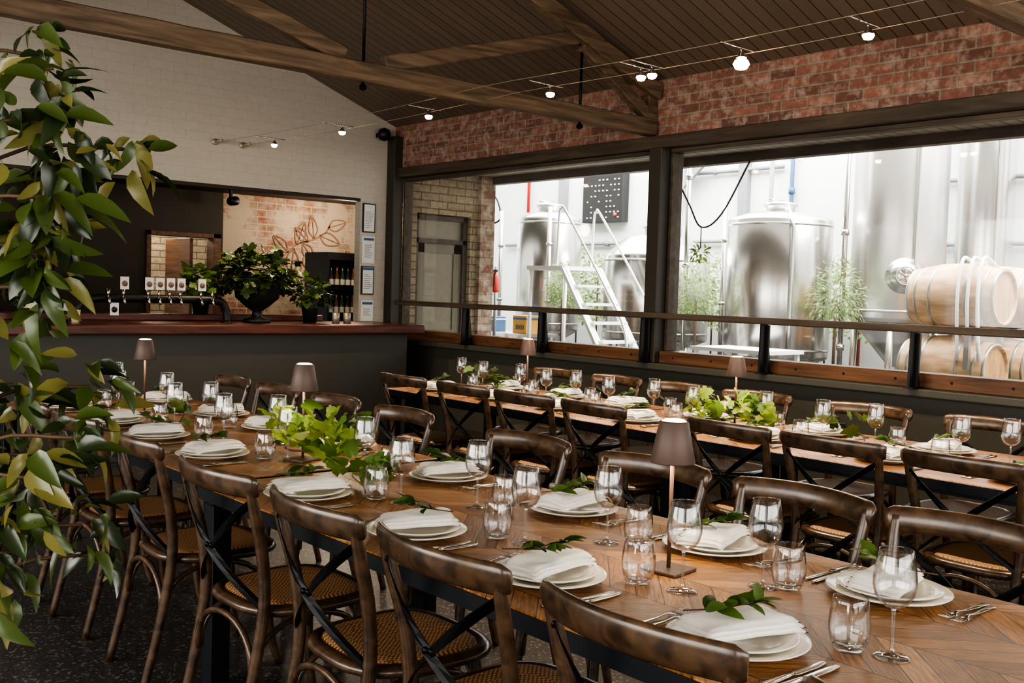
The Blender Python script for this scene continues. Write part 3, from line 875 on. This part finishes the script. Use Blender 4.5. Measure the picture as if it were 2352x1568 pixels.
b = MB()
b.lathe([(0, .0012), (.036, .0012), (.0365, .0022), (.03, .0035), (.014, .006), (.006, .011), (.0042, .02), (.0036, .05), (.0038, .085), (.006, .096), (.004, .0985), (0, .099)], n=32, m=1)
b.lathe([(.004, .0985), (.016, .1005), (.028, .109), (.037, .123), (.0415, .142), (.0415, .156), (.039, .178), (.0355, .198), (.0325, .213), (.0318, .2138), (.0312, .2125), (.034, .199), (.0375, .178), (.0398, .156), (.0398, .143), (.0355, .125), (.027, .1115), (.015, .103), (0, .1015)], n=40)
wine = b.build("wine_glass", [M_glass, M_glass_stem])
b = MB()
b.lathe([(0, .0012), (.023, .0012), (.029, .004), (.033, .012), (.0, .009)], n=32, m=1)
b.lathe([(.031, .008), (.0365, .022), (.0405, .042), (.041, .058), (.039, .08), (.0355, .1), (.034, .109), (.0333, .1098), (.0328, .1085), (.0345, .099), (.0378, .08), (.0396, .058), (.039, .042), (.035, .024), (.028, .015), (0, .0125)], n=40)
tumbler = b.build("stemless_glass", [M_glass, M_glass_stem])

b = MB()
b.sweep([(-.10, 0, .003), (-.06, 0, .004), (0, 0, .005), (.03, 0, .009), (.042, 0, .008)], [.009, .008, .0045, .0032, .005], [.0018]*5, up=(0,0,1), n=8)
b.sweep([(.04, 0, .008), (.05, 0, .006), (.058, 0, .005)], [.004, .0115, .012], .0011, up=(0,0,1), n=8)
for j in range(4):
    y = (-1.5+j)*.0062
    b.sweep([(.055, y, .005), (.08, y, .006), (.1, y, .010)], [.0017, .0014, .0007], .001, up=(0,0,1), n=5)
fork = b.build("fork", M_steel)
b = MB()
b.sweep([(-.115, 0, .006), (-.1, 0, .006), (-.03, 0, .006), (-.01, 0, .006)], [.007, .0095, .007, .005], [.0045, .005, .004, .003], up=(0,0,1), n=10)
b.sweep([(-.012, 0, .006), (.0, .001, .005), (.06, .001, .004), (.095, .003, .004), (.11, .006, .004)], [.004, .009, .010, .008, .001], .0011, up=(0,0,1), n=8)
knife = b.build("table_knife", M_steel)

TZ = .75
used = set()
def put(master, x, y, z, rz, lb, cat, grp):
    if master.name not in used:
        used.add(master.name); o = master
    else:
        o = master.copy(); COL.objects.link(o)
    o.location = (x, y, z); o.rotation_euler = (0, 0, rz)
    tag(o, lb, cat, grp); return o
cnt = 0
def place(px, py, s, win=False, glass=True):
    global cnt
    cnt += 1
    T = "window table" if win else "long table"
    def W(u, v): return (px + s*u, py + s*v)
    r0 = 0 if s > 0 else pi
    j = lambda a: R.uniform(-a, a)
    put(dinner, px, py, TZ, j(3), "large off-white dinner plate on " + T, "plate", "dinner plates")
    put(side_pl, px+j(.004), py+j(.004), TZ+.0078, j(3), "smaller off-white plate stacked on dinner plate", "plate", "side plates")
    a = r0 + j(.28)
    put(napkins[cnt % 3], px, py, TZ+.033, a, "folded white linen napkin on stacked plates", "napkin", "folded napkins")
    put(sprigs[cnt % 5], px-.012+j(.01), py-.012+j(.01), TZ+.064, -.6 + j(.5) + (pi if cnt % 3 == 0 else 0), "sprig of green leaves laid on napkin", "leaf sprig", "leaf sprigs")
    if glass:
        x, y = W(.20+j(.012), -.235+j(.02)); put(wine, x, y, TZ, 0, "empty clear stemmed wine glass on " + T, "wine glass", "wine glasses")
        x, y = W(.15+j(.012), -.155+j(.015)); put(tumbler, x, y, TZ, 0, "empty clear stemless tumbler on " + T, "glass", "tumblers")
    for v in (.172, .198):
        x, y = W(-.02+j(.008), v); put(fork, x, y, TZ, r0+j(.06), "polished steel fork beside stacked plates", "fork", "forks")
    for v in (-.168, -.192):
        x, y = W(-.045+j(.008), v); put(knife, x, y, TZ, r0+j(.05), "polished steel table knife beside stacked plates", "knife", "knives")
for y in (1.217, 1.775, 2.319, 2.926): place(1.667, y, 1)
for y in (3.80, 4.37, 4.90, 5.60): place(1.735, y, 1)
for y in (1.216, 1.729, 2.286, 2.938): place(2.247, y, -1)
for y in (3.75, 4.39, 4.94, 5.66): place(2.30, y, -1)
for y in (1.70, 2.29, 2.98, 3.77, 4.40, 4.97, 5.58): place(4.17, y, 1, True)
for y in (1.66, 2.28, 2.93, 3.68, 4.30, 4.84, 5.45): place(4.66, y, -1, True)

# vine garlands
def garland(x0, y0, x1, y1, n, lb, wdt=.12, hh=.12, mats=None):
    b = MB(); pts = cr([(x0, y0, .02), ((x0*2+x1)/3+.04, (y0*2+y1)/3, .05), ((x0+2*x1)/3-.04, (y0+2*y1)/3, .04), (x1, y1, .02)], 6)
    b.sweep(pts, .004, n=6, m=2)
    for i in range(n):
        p = R.choice(pts) + Vector((R.uniform(-wdt, wdt), R.uniform(-.05, .05), R.uniform(.0, hh)))
        a = R.uniform(0, 2*pi)
        b.lobed(p, (math.cos(a), math.sin(a), R.uniform(-.3, .8)), (R.uniform(-1.6, 1.6), R.uniform(-1.6, 1.6), 1), R.uniform(.04, .085), m=R.choice([0, 0, 1]), curl=.2)
    tag(b.build("vine_garland", mats or [LV1, LV2, M_stem], loc=(0, 0, TZ)), lb, "foliage", "vine leaf centrepieces")
garland(1.95, 3.2, 2.03, 3.76, 75, "bright green vine leaves heaped around the lamp", .09, .17)
garland(1.92, 2.84, 1.96, 3.2, 22, "trailing vine leaves laid along the long table", .06, .06, [LV2, LV1, M_stem])
garland(4.40, 3.1, 4.46, 3.62, 75, "bright green vine leaves on the window table", .07, .14)
garland(1.98, 4.7, 2.03, 5.0, 9, "loose leafy stem on the long table", .05, .06, [LV2, L2m, M_stem])
garland(4.42, 5.3, 4.44, 5.55, 16, "dark leafy greenery at the end of the window table", .05, .12, [L2m, LV2, M_stem])
garland(4.48, 2.58, 4.50, 2.74, 9, "small dark leafy stem on the window table", .04, .10, [L2m, LV2, M_stem])

# ------------------------------------------------------------------ big plant close to the viewpoint
e = empty("indoor_tree", (.36, 1.98, 0)); tag(e, "tall leafy indoor tree with drooping glossy leaves", "plant")
b = MB(); b.lathe([(0, 0), (.17, 0), (.22, .38), (.225, .4), (.2, .4), (.19, .36)], n=32); b.build("pot", M_terra, parent=e)
b = MB(); b.lathe([(0, .36), (.192, .36)], n=24); b.build("soil", M_soil, parent=e)
b = MB(); b.sweep(cr([(0, 0, .34), (.02, -.01, .8), (-.01, 0, 1.3), (.03, -.02, 1.9)], 6), [.016-.0004*i for i in range(19)], n=8); b.build("trunk", M_stem, parent=e)
b = MB()
rt = Vector((.758, -.6515, 0)); fw = Vector((.6515, .758, 0)); org = Vector((.477-.36, 1.895-1.98, 0))
tufts = [(.02,1.83,.10,32),(.09,1.79,.05,9),(.11,1.70,.10,32),(.03,1.70,.10,36),(.19,1.67,.06,16),(.10,1.57,.09,30),(.02,1.58,.10,34),(.10,1.49,.08,26),(.02,1.48,.09,30),(.09,1.42,.07,20),
         (.00,1.37,.06,12),(.10,1.24,.09,26),(.01,1.25,.08,22),(.14,1.17,.06,13),(.09,1.11,.09,24),(.02,1.12,.09,22),(.12,1.00,.07,16),(.04,1.0,.08,18),(.0,.95,.08,12),(.0,.9,.06,7),(.13,.93,.05,8),
         (-.16,1.75,.14,34),(-.2,1.5,.16,36),(-.18,1.2,.16,32),(-.14,1.9,.12,20)]
for s, z, r, n in tufts:
    dep = R.uniform(-.1, .14)
    c = org + rt*s + fw*dep + Vector((0, 0, z))
    st = Vector((.0, 0, z-.12)); b.sweep(cr([st, (st+c)/2+Vector((0,0,.05)), c], 4), .0035, n=5, m=3)
    for i in range(n):
        th = R.uniform(0, 2*pi)
        d = (rt*math.cos(th)*.9 + fw*math.sin(th)*.7 + Vector((0, 0, R.uniform(-1.2, .5)))).normalized()
        p = c + d*R.uniform(0, r*.75) + Vector((0, 0, R.uniform(-r*.6, r*.6)))
        l = R.uniform(.035, .080)
        b.leaf(p, d, (R.uniform(-1.4, 1.4), R.uniform(-1.4, 1.4), .8), l, l*.46, m=R.choice([0, 0, 0, 1, 1, 1, 2, 2]), curl=R.uniform(.2, .9), fold=R.uniform(.1, .7))
b.build("foliage", [L1m, L2m, L3m, M_stem], parent=e)

# ------------------------------------------------------------------ beyond the windows
b = MB(); b.box(WX+.22, 7.35, -3.2, BY, 2.70, 2.76); struct(b.build("ceiling_veranda", M_veranda), "boarded veranda ceiling")
b = MB(); b.box(7.28, 7.38, -3.2, BY, 2.62, 2.70); struct(b.build("trim_7", M_lintel))
M_side = simple("light_control_grey", (112, 109, 102), .8)  # shared by the added reflection panel and the skylight blocker
b = MB(); b.box(7.30, 7.38, -3.2, 15.5, 2.77, 5.4); struct(b.build("wall_reflection_panel", M_side), "unseen grey panel added to darken tank reflections")  # out of view, added so the tanks mirror something darker
b = MB(); b.box(7.38, 8.7, -3.2, 15.5, 2.96, 3.0); struct(b.build("ceiling_light_blocker", M_side), "unseen flat slab added to block skylight")  # out of view, added to keep skylight off the window seats
b = MB(); b.box(6.22, 6.3, BY, BY+.25, 0, 2.7); b.box(7.02, 7.12, BY, BY+.25, 0, 2.7); b.box(6.3, 7.02, BY, BY+.25, 2.24, 2.7)
b.box(7.12, 7.32, BY-.05, BY+.3, 0, 2.7, 1)
struct(b.build("wall_veranda", [M_cream_x, M_cream_end]), "cream painted brick end wall")
M_dpan = simple("door_panel_grey", (132, 126, 108), .5)
b = MB()
b.box(6.3, 6.36, BY+.05, BY+.15, 0, 2.23); b.box(6.96, 7.02, BY+.05, BY+.15, 0, 2.23); b.box(6.3, 7.02, BY+.05, BY+.15, 2.18, 2.23); b.box(6.3, 7.02, BY+.05, BY+.15, 1.93, 1.98)
b.box(6.36, 6.96, BY+.08, BY+.12, 0, 1.0, 1); b.box(6.36, 6.46, BY+.08, BY+.12, 1.0, 1.93, 1); b.box(6.86, 6.96, BY+.08, BY+.12, 1.0, 1.93, 1); b.box(6.36, 6.96, BY+.08, BY+.12, 1.83, 1.93, 1)
b.box(6.46, 6.86, BY+.095, BY+.1, 1.0, 1.83, 2); b.box(6.36, 6.96, BY+.095, BY+.1, 1.98, 2.18, 2)
struct(b.build("door_2", [M_lintel, M_door, M_dpan]), "painted half-panelled door with transom")

b = MB(); b.box(12.6, 12.75, -3, 16, 0, 6); struct(b.build("wall_hall", M_hall), "pale wall of the brewing hall")
b = MB(); b.box(7.4, 12.6, 15.5, 15.65, 0, 6); struct(b.build("wall_hall_end", M_hall))
M_greycol = simple("grey_column", (128, 131, 132), .5)
for i, y in enumerate((4.1, 9.3, 13.2)):
    b = MB(); b.box(12.5, 12.6, y, y+.16, 0, 6); struct(b.build("trim_%d" % (8+i), M_greycol))

def tank(name, x, y, r, z0, z1, dome, lb, mat=M_inox, legs=3, cone=.25, man=None):
    e = empty(name, (x, y, 0)); tag(e, lb, "tank", "stainless brewing tanks")
    b = MB()
    b.lathe([(.05, z0-cone), (r*.98, z0), (r, z0+.03), (r, z1-.03), (r*.97, z1), (r*.6, z1+dome*.75), (.12, z1+dome), (0, z1+dome)], n=48)
    for z in (z0+.1, z1-.08): b.lathe([(r, z-.015), (r+.008, z-.01), (r+.008, z+.01), (r, z+.015)], n=48)
    b.build("vessel", mat, parent=e)
    b = MB(); b.lathe([(.17, z1+dome*.7), (.17, z1+dome+.06), (.2, z1+dome+.06), (.2, z1+dome+.09), (.08, z1+dome+.12), (0, z1+dome+.12)], n=28)
    b.sweep([(-.16, .05, z1+dome+.14), (.16, .05, z1+dome+.14)], .012, n=8); b.build("lid", M_inox2, parent=e)
    for k in range(legs):
        a = 2*pi*k/legs+.4
        b = MB(); b.sweep([(r*.85*math.cos(a), r*.85*math.sin(a), z0+.05), (r*.9*math.cos(a), r*.9*math.sin(a), 0)], .04, n=12); b.build("leg", M_inox2, parent=e)
    b = MB(); b.sweep(cr([(-r*.72, -r*.8, z0+.1), (-r*.72, -r*.8, z1-.3), (-r*.7, -r*.75, z1-.05), (-r*.2, -r*.3, z1+dome+.05)], 5), .02, n=8); b.build("pipe", M_inox2, parent=e)
    if man:
        d = Vector((-.80, -.60, 0)); 
        Mx = Matrix.Translation(d*(r-.02) + Vector((0, 0, man))) @ d.to_track_quat('Z', 'Y').to_matrix().to_4x4()
        b = MB(); b.lathe([(.2, 0), (.2, .05), (.16, .05), (.16, .07), (.08, .1), (0, .11)], n=32, M=Mx)
        for k in range(5):
            a = 2*pi*k/5; b.sweep([Mx @ Vector((0, 0, .14)), Mx @ Vector((.1*math.cos(a), .1*math.sin(a), .14))], .008, n=6)
        ring = [Mx @ Vector((.1*math.cos(2*pi*k/20), .1*math.sin(2*pi*k/20), .14)) for k in range(20)]
        b.sweep(ring, .009, n=6, closed=True)
        b.sweep([Mx @ Vector((0, 0, .08)), Mx @ Vector((0, 0, .15))], .02, n=8)
        b.build("manway_hatch", M_inox, parent=e)
    return e
tank("brewing_tank", 10.0, 10.85, .46, .9, 2.50, .10, "slim stainless tank with pipes")
tank("brewing_tank", 10.4, 9.15, .70, .85, 1.98, .30, "domed stainless tank behind white stair")
tank("brewing_tank", 10.5, 7.3, .62, .75, 2.40, .10, "wide cylindrical stainless tank with flat lid")
tank("fermenter_tank", 11.2, 6.15, .52, 1.25, 4.6, .2, "tall bright stainless fermenter with round hatch", M_inox2, cone=.55, man=1.75, legs=4)
tank("fermenter_tank", 12.15, 5.6, .32, 1.2, 4.6, .2, "narrow tall stainless fermenter", M_inox, cone=.4)

# white stair
e = empty("platform_stair", (8.9, 8.6, 0)); tag(e, "white enamelled steel platform stair beside tanks", "stairs")
for sx in (-.3, .3):
    b = MB(); b.beam((sx, -.75, 0), (sx, .45, 1.75), .04, .10, up=(1, 0, 0)); b.build("stringer", M_whitepaint, parent=e)
    b = MB(); b.sweep(cr([(sx, -.62, .3), (sx, -.60, 1.0), (sx, -.2, 1.6), (sx, .44, 2.42), (sx, .52, 2.46), (sx, .56, 2.38), (sx, .58, 1.75)], 5), .015, n=8)
    b.sweep([(sx, .42, 1.75), (sx, .0, 1.1)], .012, n=8)
    b.build("handrail", M_whitepaint, parent=e)
for i in range(7):
    t = (i+1)/8; y = -.75+1.2*t; z = 1.75*t
    b = MB(); b.box(-.29, .29, y-.09, y+.09, z-.015, z+.015); b.build("tread", M_whitepaint, parent=e)
b = MB(); b.box(-.33, .33, .42, 1.1, 1.72, 1.77); b.build("platform", M_whitepaint, parent=e)
for sx in (-.3, .3):
    b = MB(); b.sweep([(sx, 1.05, 0), (sx, 1.05, 1.73)], .025, n=8); b.build("leg", M_whitepaint, parent=e)

# control panel
e = empty("control_panel", (12.5, 12.2, 3.1)); tag(e, "black electrical control panel with indicator lights on hall wall", "control panel")
b = MB(); b.box(-.08, .09, -.46, .46, -.45, .45); b.build("box", M_black, parent=e, bev=.01)
b = MB()
for i in range(9):
    for j in range(9):
        if R.random() < .55:
            b.box(-.095, -.08, -.4+i*.09, -.375+i*.09, -.38+j*.09, -.36+j*.09)
b.build("buttons", M_paper, parent=e)
b = MB(); b.lathe([(.03, 0), (.03, .03), (0, .03)], n=12, M=Matrix.Translation((-.08, -.33, -.33)) @ Matrix.Rotation(-pi/2, 4, 'Y')); b.build("stop_button", M_red, parent=e)

# pipes
pipes = [((12.54, 14.2, 2.9), (12.54, 14.2, 5.9), M_red, "red vertical service pipe on hall wall"),
         ((9.6, 11.45, 0), (9.6, 11.45, 2.6), M_inox2, "vertical stainless pipe beside tank"),
         ((9.45, 10.25, 0), (9.45, 10.25, 2.6), M_inox2, "vertical stainless pipe beside tank"),
         ((11.8, 9.95, 0), (11.8, 9.95, 4.2), M_inox, "vertical stainless pipe near hall wall"),
         ((11.7, 8.3, 0), (11.7, 8.3, 4.2), M_greycol, "grey vertical conduit near hall wall"),
         ((12.54, 8.55, 0), (12.54, 8.55, 5.9), M_blue, "blue vertical service pipe on hall wall"),
         ((12.54, 11.2, 3.35), (12.54, 8.7, 3.35), M_greycol, "horizontal pipe along hall wall"),
         ((12.54, 7.0, 3.0), (12.54, 2.0, 3.0), M_greycol, "horizontal pipe along hall wall"),
         ((12.54, 7.0, 2.2), (12.54, 2.0, 2.2), M_greycol, "horizontal pipe along hall wall"),
         ((12.54, 14.8, 2.3), (12.54, 9.6, 2.3), M_greycol, "horizontal pipe along hall wall"),
         ((9.8, 8.15, 0), (9.8, 8.15, 3.6), M_inox, "tall stainless pipe between tanks"),
         ((10.6, 8.2, 0), (10.6, 8.2, 2.7), M_inox, "stainless pipe between tanks"),
         ((10.55, 6.45, 0), (10.55, 6.45, 4.4), M_inox, "tall stainless pipe beside fermenter"),
         ((9.7, 12.2, 0), (9.7, 12.2, 2.7), M_greycol, "grey conduit beside tank"),
         ((12.54, 7.4, 0), (12.54, 7.4, 5.9), M_red, "thin red vertical service pipe")]
for p, q, mt, lb in pipes:
    b = MB(); b.sweep([p, q], .03, n=10)
    for t in (.2, .5, .8):
        c = Vector(p).lerp(Vector(q), t); c2 = Vector(p).lerp(Vector(q), t+.015); b.sweep([c, c2], .045, n=10)
    tag(b.build("service_pipe", mt), lb, "pipe", "brewery service pipes")
b = MB(); b.beam((12.42, 10.9, 2.9), (12.42, 10.05, 3.6), .25, .06, up=(1,0,0)); tag(b.build("cable_tray", M_greycol), "sloping metal cable tray near hall wall", "cable tray")
b = MB(); b.sweep(cr([(9.7, 12.2, 2.7), (9.7, 12.0, 2.95), (9.7, 11.7, 2.8), (9.7, 11.6, 2.5), (9.7, 11.9, 2.45), (9.7, 12.1, 2.7)], 6), .014, n=8)
tag(b.build("cable_loop", M_black), "looped black cable hanging beside tank", "cable")

# fire extinguisher on post
b = MB(); b.sweep([(8.4, 10.1, 0), (8.4, 10.1, 1.75)], .02, n=8); struct(b.build("trim_11", M_greycol))
e = empty("fire_extinguisher", (8.33, 10.03, 1.42)); tag(e, "red fire extinguisher hung on a slim post", "fire extinguisher")
b = MB(); b.lathe([(0, 0), (.05, 0), (.055, .03), (.055, .2), (.03, .25), (.015, .26), (0, .26)], n=16); b.build("cylinder", M_red, parent=e)
b = MB(); b.box(-.012, .012, -.04, .03, .26, .29); b.sweep([(0, -.03, .27), (-.05, -.05, .2), (-.05, -.04, .08)], .007, n=6); b.build("valve", M_black, parent=e)

# hanging cable with plant
e = empty("hanging_planter", (7.3, 5.91, 2.6)); tag(e, "small trailing plant hanging from a slack cable", "hanging plant")
b = MB(); b.sweep(cr([(0, .37, .02), (0, .15, -.32), (0, 0, -.53), (0, -.22, -.42), (0, -.5, .02)], 6), .008, n=6); b.sweep([(0, 0, -.53), (0, 0, -.72)], .005, n=6); b.build("cable", M_black, parent=e)
b = MB(); bush(b, (0, 0, -.78), .08, .08, 60, .06, 'leaf', 2); b.build("foliage", [LV1, LV2], parent=e)

# barrels
def make_barrel():
    e = empty("wine_barrel")
    Mx = Matrix.Rotation(pi/2, 4, 'X')
    b = MB(); prof = [(.275+.06*math.cos(pi*t/2), .45*t) for t in [-1+i*.1 for i in range(21)]] + [(.255, .45), (.25, .42)]
    prof = [(.25, -.42), (.255, -.45)] + prof
    b.lathe(prof, n=40, M=Mx); b.build("staves", M_barrel, parent=e)
    for s in (-1, 1):
        b = MB(); b.lathe([(0, s*.425), (.252, s*.425)], n=32, M=Mx); b.build("head", M_head, parent=e)
    for z in (-.435, -.34, -.18, .18, .34, .435):
        r = .277+.06*math.cos(pi*(z/.45)/2)
        b = MB(); b.lathe([(r-.001, z-.014), (r+.003, z-.012), (r+.003, z+.012), (r-.001, z+.014)], n=40, M=Mx); b.build("hoop", M_hoop, parent=e)
    return e
br = make_barrel()
first = True
for (x, y, z) in [(10.2, 4.90, 1.53), (10.9, 4.85, 1.53), (11.6, 3.9, 1.53), (10.15, 4.93, .80), (10.85, 4.86, .80), (11.6, 3.9, .80), (10.9, 3.65, 1.53), (10.9, 3.65, .80)]:
    o = br if first else dup(br, (0, 0, 0)); first = False
    o.location = (x, y, z); tag(o, "pale oak wine barrel with metal hoops lying on rack", "barrel", "stacked wine barrels")
for y in (4.88, 3.7):
    b = MB()
    for z in (.36, 1.12):
        for dy in (-.25, .25):
            b.box(9.8, 11.95, y+dy-.025, y+dy+.025, z+.04, z+.09)
            for x in (9.8, 10.5, 11.22, 11.9):
                b.box(x, x+.05, y+dy-.025, y+dy+.025, z-.36 if z < 1 else z-.3, z+.09)
    tag(b.build("barrel_rack", M_hoop), "galvanised steel rack holding barrels", "rack", "barrel racks")
for k in range(3):
    b = MB(); dx = k*.05
    b.sweep(cr([(9.86-dx*.3, 4.53+dx*2, .9), (9.84, 4.56+dx*2, 1.5), (9.98, 4.60+dx*2, 1.86), (10.2, 4.64+dx*2, 1.91), (10.5, 4.64+dx*2, 1.75), (10.56, 4.58+dx*2, 1.3)], 6), .017, n=10)
    tag(b.build("hose", M_paper), "thick white hose draped over barrels", "hose", "white hoses")

def carton(x, y, z, s, m1, m2, lb, txt=None):
    e = empty("carton", (x, y, z)); tag(e, lb, "box", "cartons")
    b = MB(); b.box(-s/2, s/2, -s/2, s/2, 0, s*.9); b.box(-s/2-.002, s/2+.002, -s/2-.002, s/2+.002, s*.68, s*.8, 1); b.build("box", [m1, m2], parent=e, bev=.004, seg=1)
    if txt:
        cu = bpy.data.curves.new("lettering", 'FONT'); cu.body = txt; cu.size = s*.34; cu.extrude = .001; cu.align_x = 'CENTER'
        o = bpy.data.objects.new("lettering", cu); COL.objects.link(o)
        bpy.context.view_layer.update()
        me = bpy.data.meshes.new_from_object(o.evaluated_get(bpy.context.evaluated_depsgraph_get()))
        bpy.data.objects.remove(o)
        me.materials.clear(); me.materials.append(M_black)
        o = bpy.data.objects.new("lettering", me); COL.objects.link(o); o.parent = e
        o.location = (-s/2-.004, 0, s*.2); o.rotation_euler = (pi/2, 0, -pi/2)
b = MB(); b.box(8.5, 9.2, 9.75, 10.8, .86, .90); 
for x in (8.53, 9.13):
    for y in (9.78, 10.72): b.box(x, x+.04, y, y+.04, 0, .86)
tag(b.build("steel_bench", M_inox2), "low stainless work bench holding cartons", "bench")
carton(8.8, 9.92, .90, .26, M_yellow, M_blue, "yellow carton with blue band and black lettering", "3000")
carton(8.8, 10.58, .90, .22, M_blue, M_paper, "blue and white carton on steel bench")
b = MB(); b.box(8.9, 9.6, 6.3, 7.3, .86, .90)
for x in (8.93, 9.53):
    for y in (6.33, 7.23): b.box(x, x+.04, y, y+.04, 0, .86)
tag(b.build("work_table", M_whitepaint), "white work table beside the tanks", "table")

# hedge and shrubs added in place of green reflections on the window glass
e = empty("reflection_hedge", (12.2, 9.95, 0)); tag(e, "leafy hedge added to stand in for green window reflections", "hedge")
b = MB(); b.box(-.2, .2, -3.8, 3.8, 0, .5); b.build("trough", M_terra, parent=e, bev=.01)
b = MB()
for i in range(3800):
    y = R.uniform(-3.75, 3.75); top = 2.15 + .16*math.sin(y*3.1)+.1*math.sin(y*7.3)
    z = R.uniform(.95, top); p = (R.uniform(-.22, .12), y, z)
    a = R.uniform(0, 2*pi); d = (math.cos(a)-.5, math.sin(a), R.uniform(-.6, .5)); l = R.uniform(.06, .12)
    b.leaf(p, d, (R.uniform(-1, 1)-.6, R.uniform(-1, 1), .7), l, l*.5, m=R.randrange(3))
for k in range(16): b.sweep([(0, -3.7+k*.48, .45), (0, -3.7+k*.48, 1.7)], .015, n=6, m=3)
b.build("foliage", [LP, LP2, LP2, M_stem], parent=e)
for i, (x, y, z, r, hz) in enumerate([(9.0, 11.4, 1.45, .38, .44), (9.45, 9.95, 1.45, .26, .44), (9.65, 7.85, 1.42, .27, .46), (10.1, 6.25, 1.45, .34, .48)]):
    e = empty("reflection_shrub", (x, y, 0)); tag(e, "leafy shrub added to stand in for green window reflections", "shrub", "green reflection stand-ins")
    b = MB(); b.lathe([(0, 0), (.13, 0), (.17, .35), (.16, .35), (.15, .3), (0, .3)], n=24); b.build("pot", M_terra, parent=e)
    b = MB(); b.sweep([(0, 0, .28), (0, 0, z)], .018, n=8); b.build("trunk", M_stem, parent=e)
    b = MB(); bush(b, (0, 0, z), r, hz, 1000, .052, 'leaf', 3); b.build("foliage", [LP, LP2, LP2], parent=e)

# ------------------------------------------------------------------ lights
def area(name, loc, rot, sx, sy, p, col=(1, 1, 1)):
    ld = bpy.data.lights.new(name, 'AREA'); ld.shape = 'RECTANGLE'; ld.size = sx; ld.size_y = sy; ld.energy = p; ld.color = col
    o = bpy.data.objects.new(name, ld); COL.objects.link(o); o.location = loc; o.rotation_euler = rot
area("daylight_left", (-2.9, 3.0, 1.8), (0, -pi/2, 0), 1.8, 8.0, 205, (1, .95, .87))
area("daylight_front", (1.5, -2.9, 1.9), (pi/2, 0, 0), 7.0, 1.7, 130, (1, .95, .88))
area("hall_skylight", (10.6, 7.0, 5.6), (0, 0, 0), 3.6, 14.0, 2500, (1, .99, .96))
for loc, p in (((6.2, 10.2, 2.3), 24), ((5.7, 9.3, 2.2), 13), ((2.3, 10.0, 2.3), 7), ((4.7, 11.9, 2.2), 18)):  # points added to brighten the back room, bottles and passage
    ld = bpy.data.lights.new("bar_fill_light", 'POINT'); ld.energy = p; ld.color = (1, .84, .66); ld.shadow_soft_size = .08
    o = bpy.data.objects.new("bar_fill_light", ld); COL.objects.link(o); o.location = loc

w = bpy.data.worlds.new("world"); scene.world = w; w.use_nodes = True
w.node_tree.nodes["Background"].inputs[0].default_value = (1, .98, .95, 1)
w.node_tree.nodes["Background"].inputs[1].default_value = 1.4

# ------------------------------------------------------------------ camera
cam = bpy.data.cameras.new("camera"); co = bpy.data.objects.new("camera", cam); COL.objects.link(co)
fwd = Vector((.6523, .7565, -.0489)).normalized(); right = Vector((.7580, -.6515, .0315)); right = (right - fwd*right.dot(fwd)).normalized()
upv = right.cross(fwd)
m3 = Matrix((right, upv, -fwd)).transposed()
co.matrix_world = Matrix.Translation((0, 0, 1.44)) @ m3.to_4x4()
cam.sensor_width = 36; cam.lens = 36*2350/2352; cam.clip_start = .05
scene.camera = co
try:
    scene.view_settings.view_transform = 'AgX'; scene.view_settings.look = 'AgX - High Contrast'
    scene.view_settings.exposure = .45
except Exception: pass
scene.cycles.transparent_max_bounces = 48
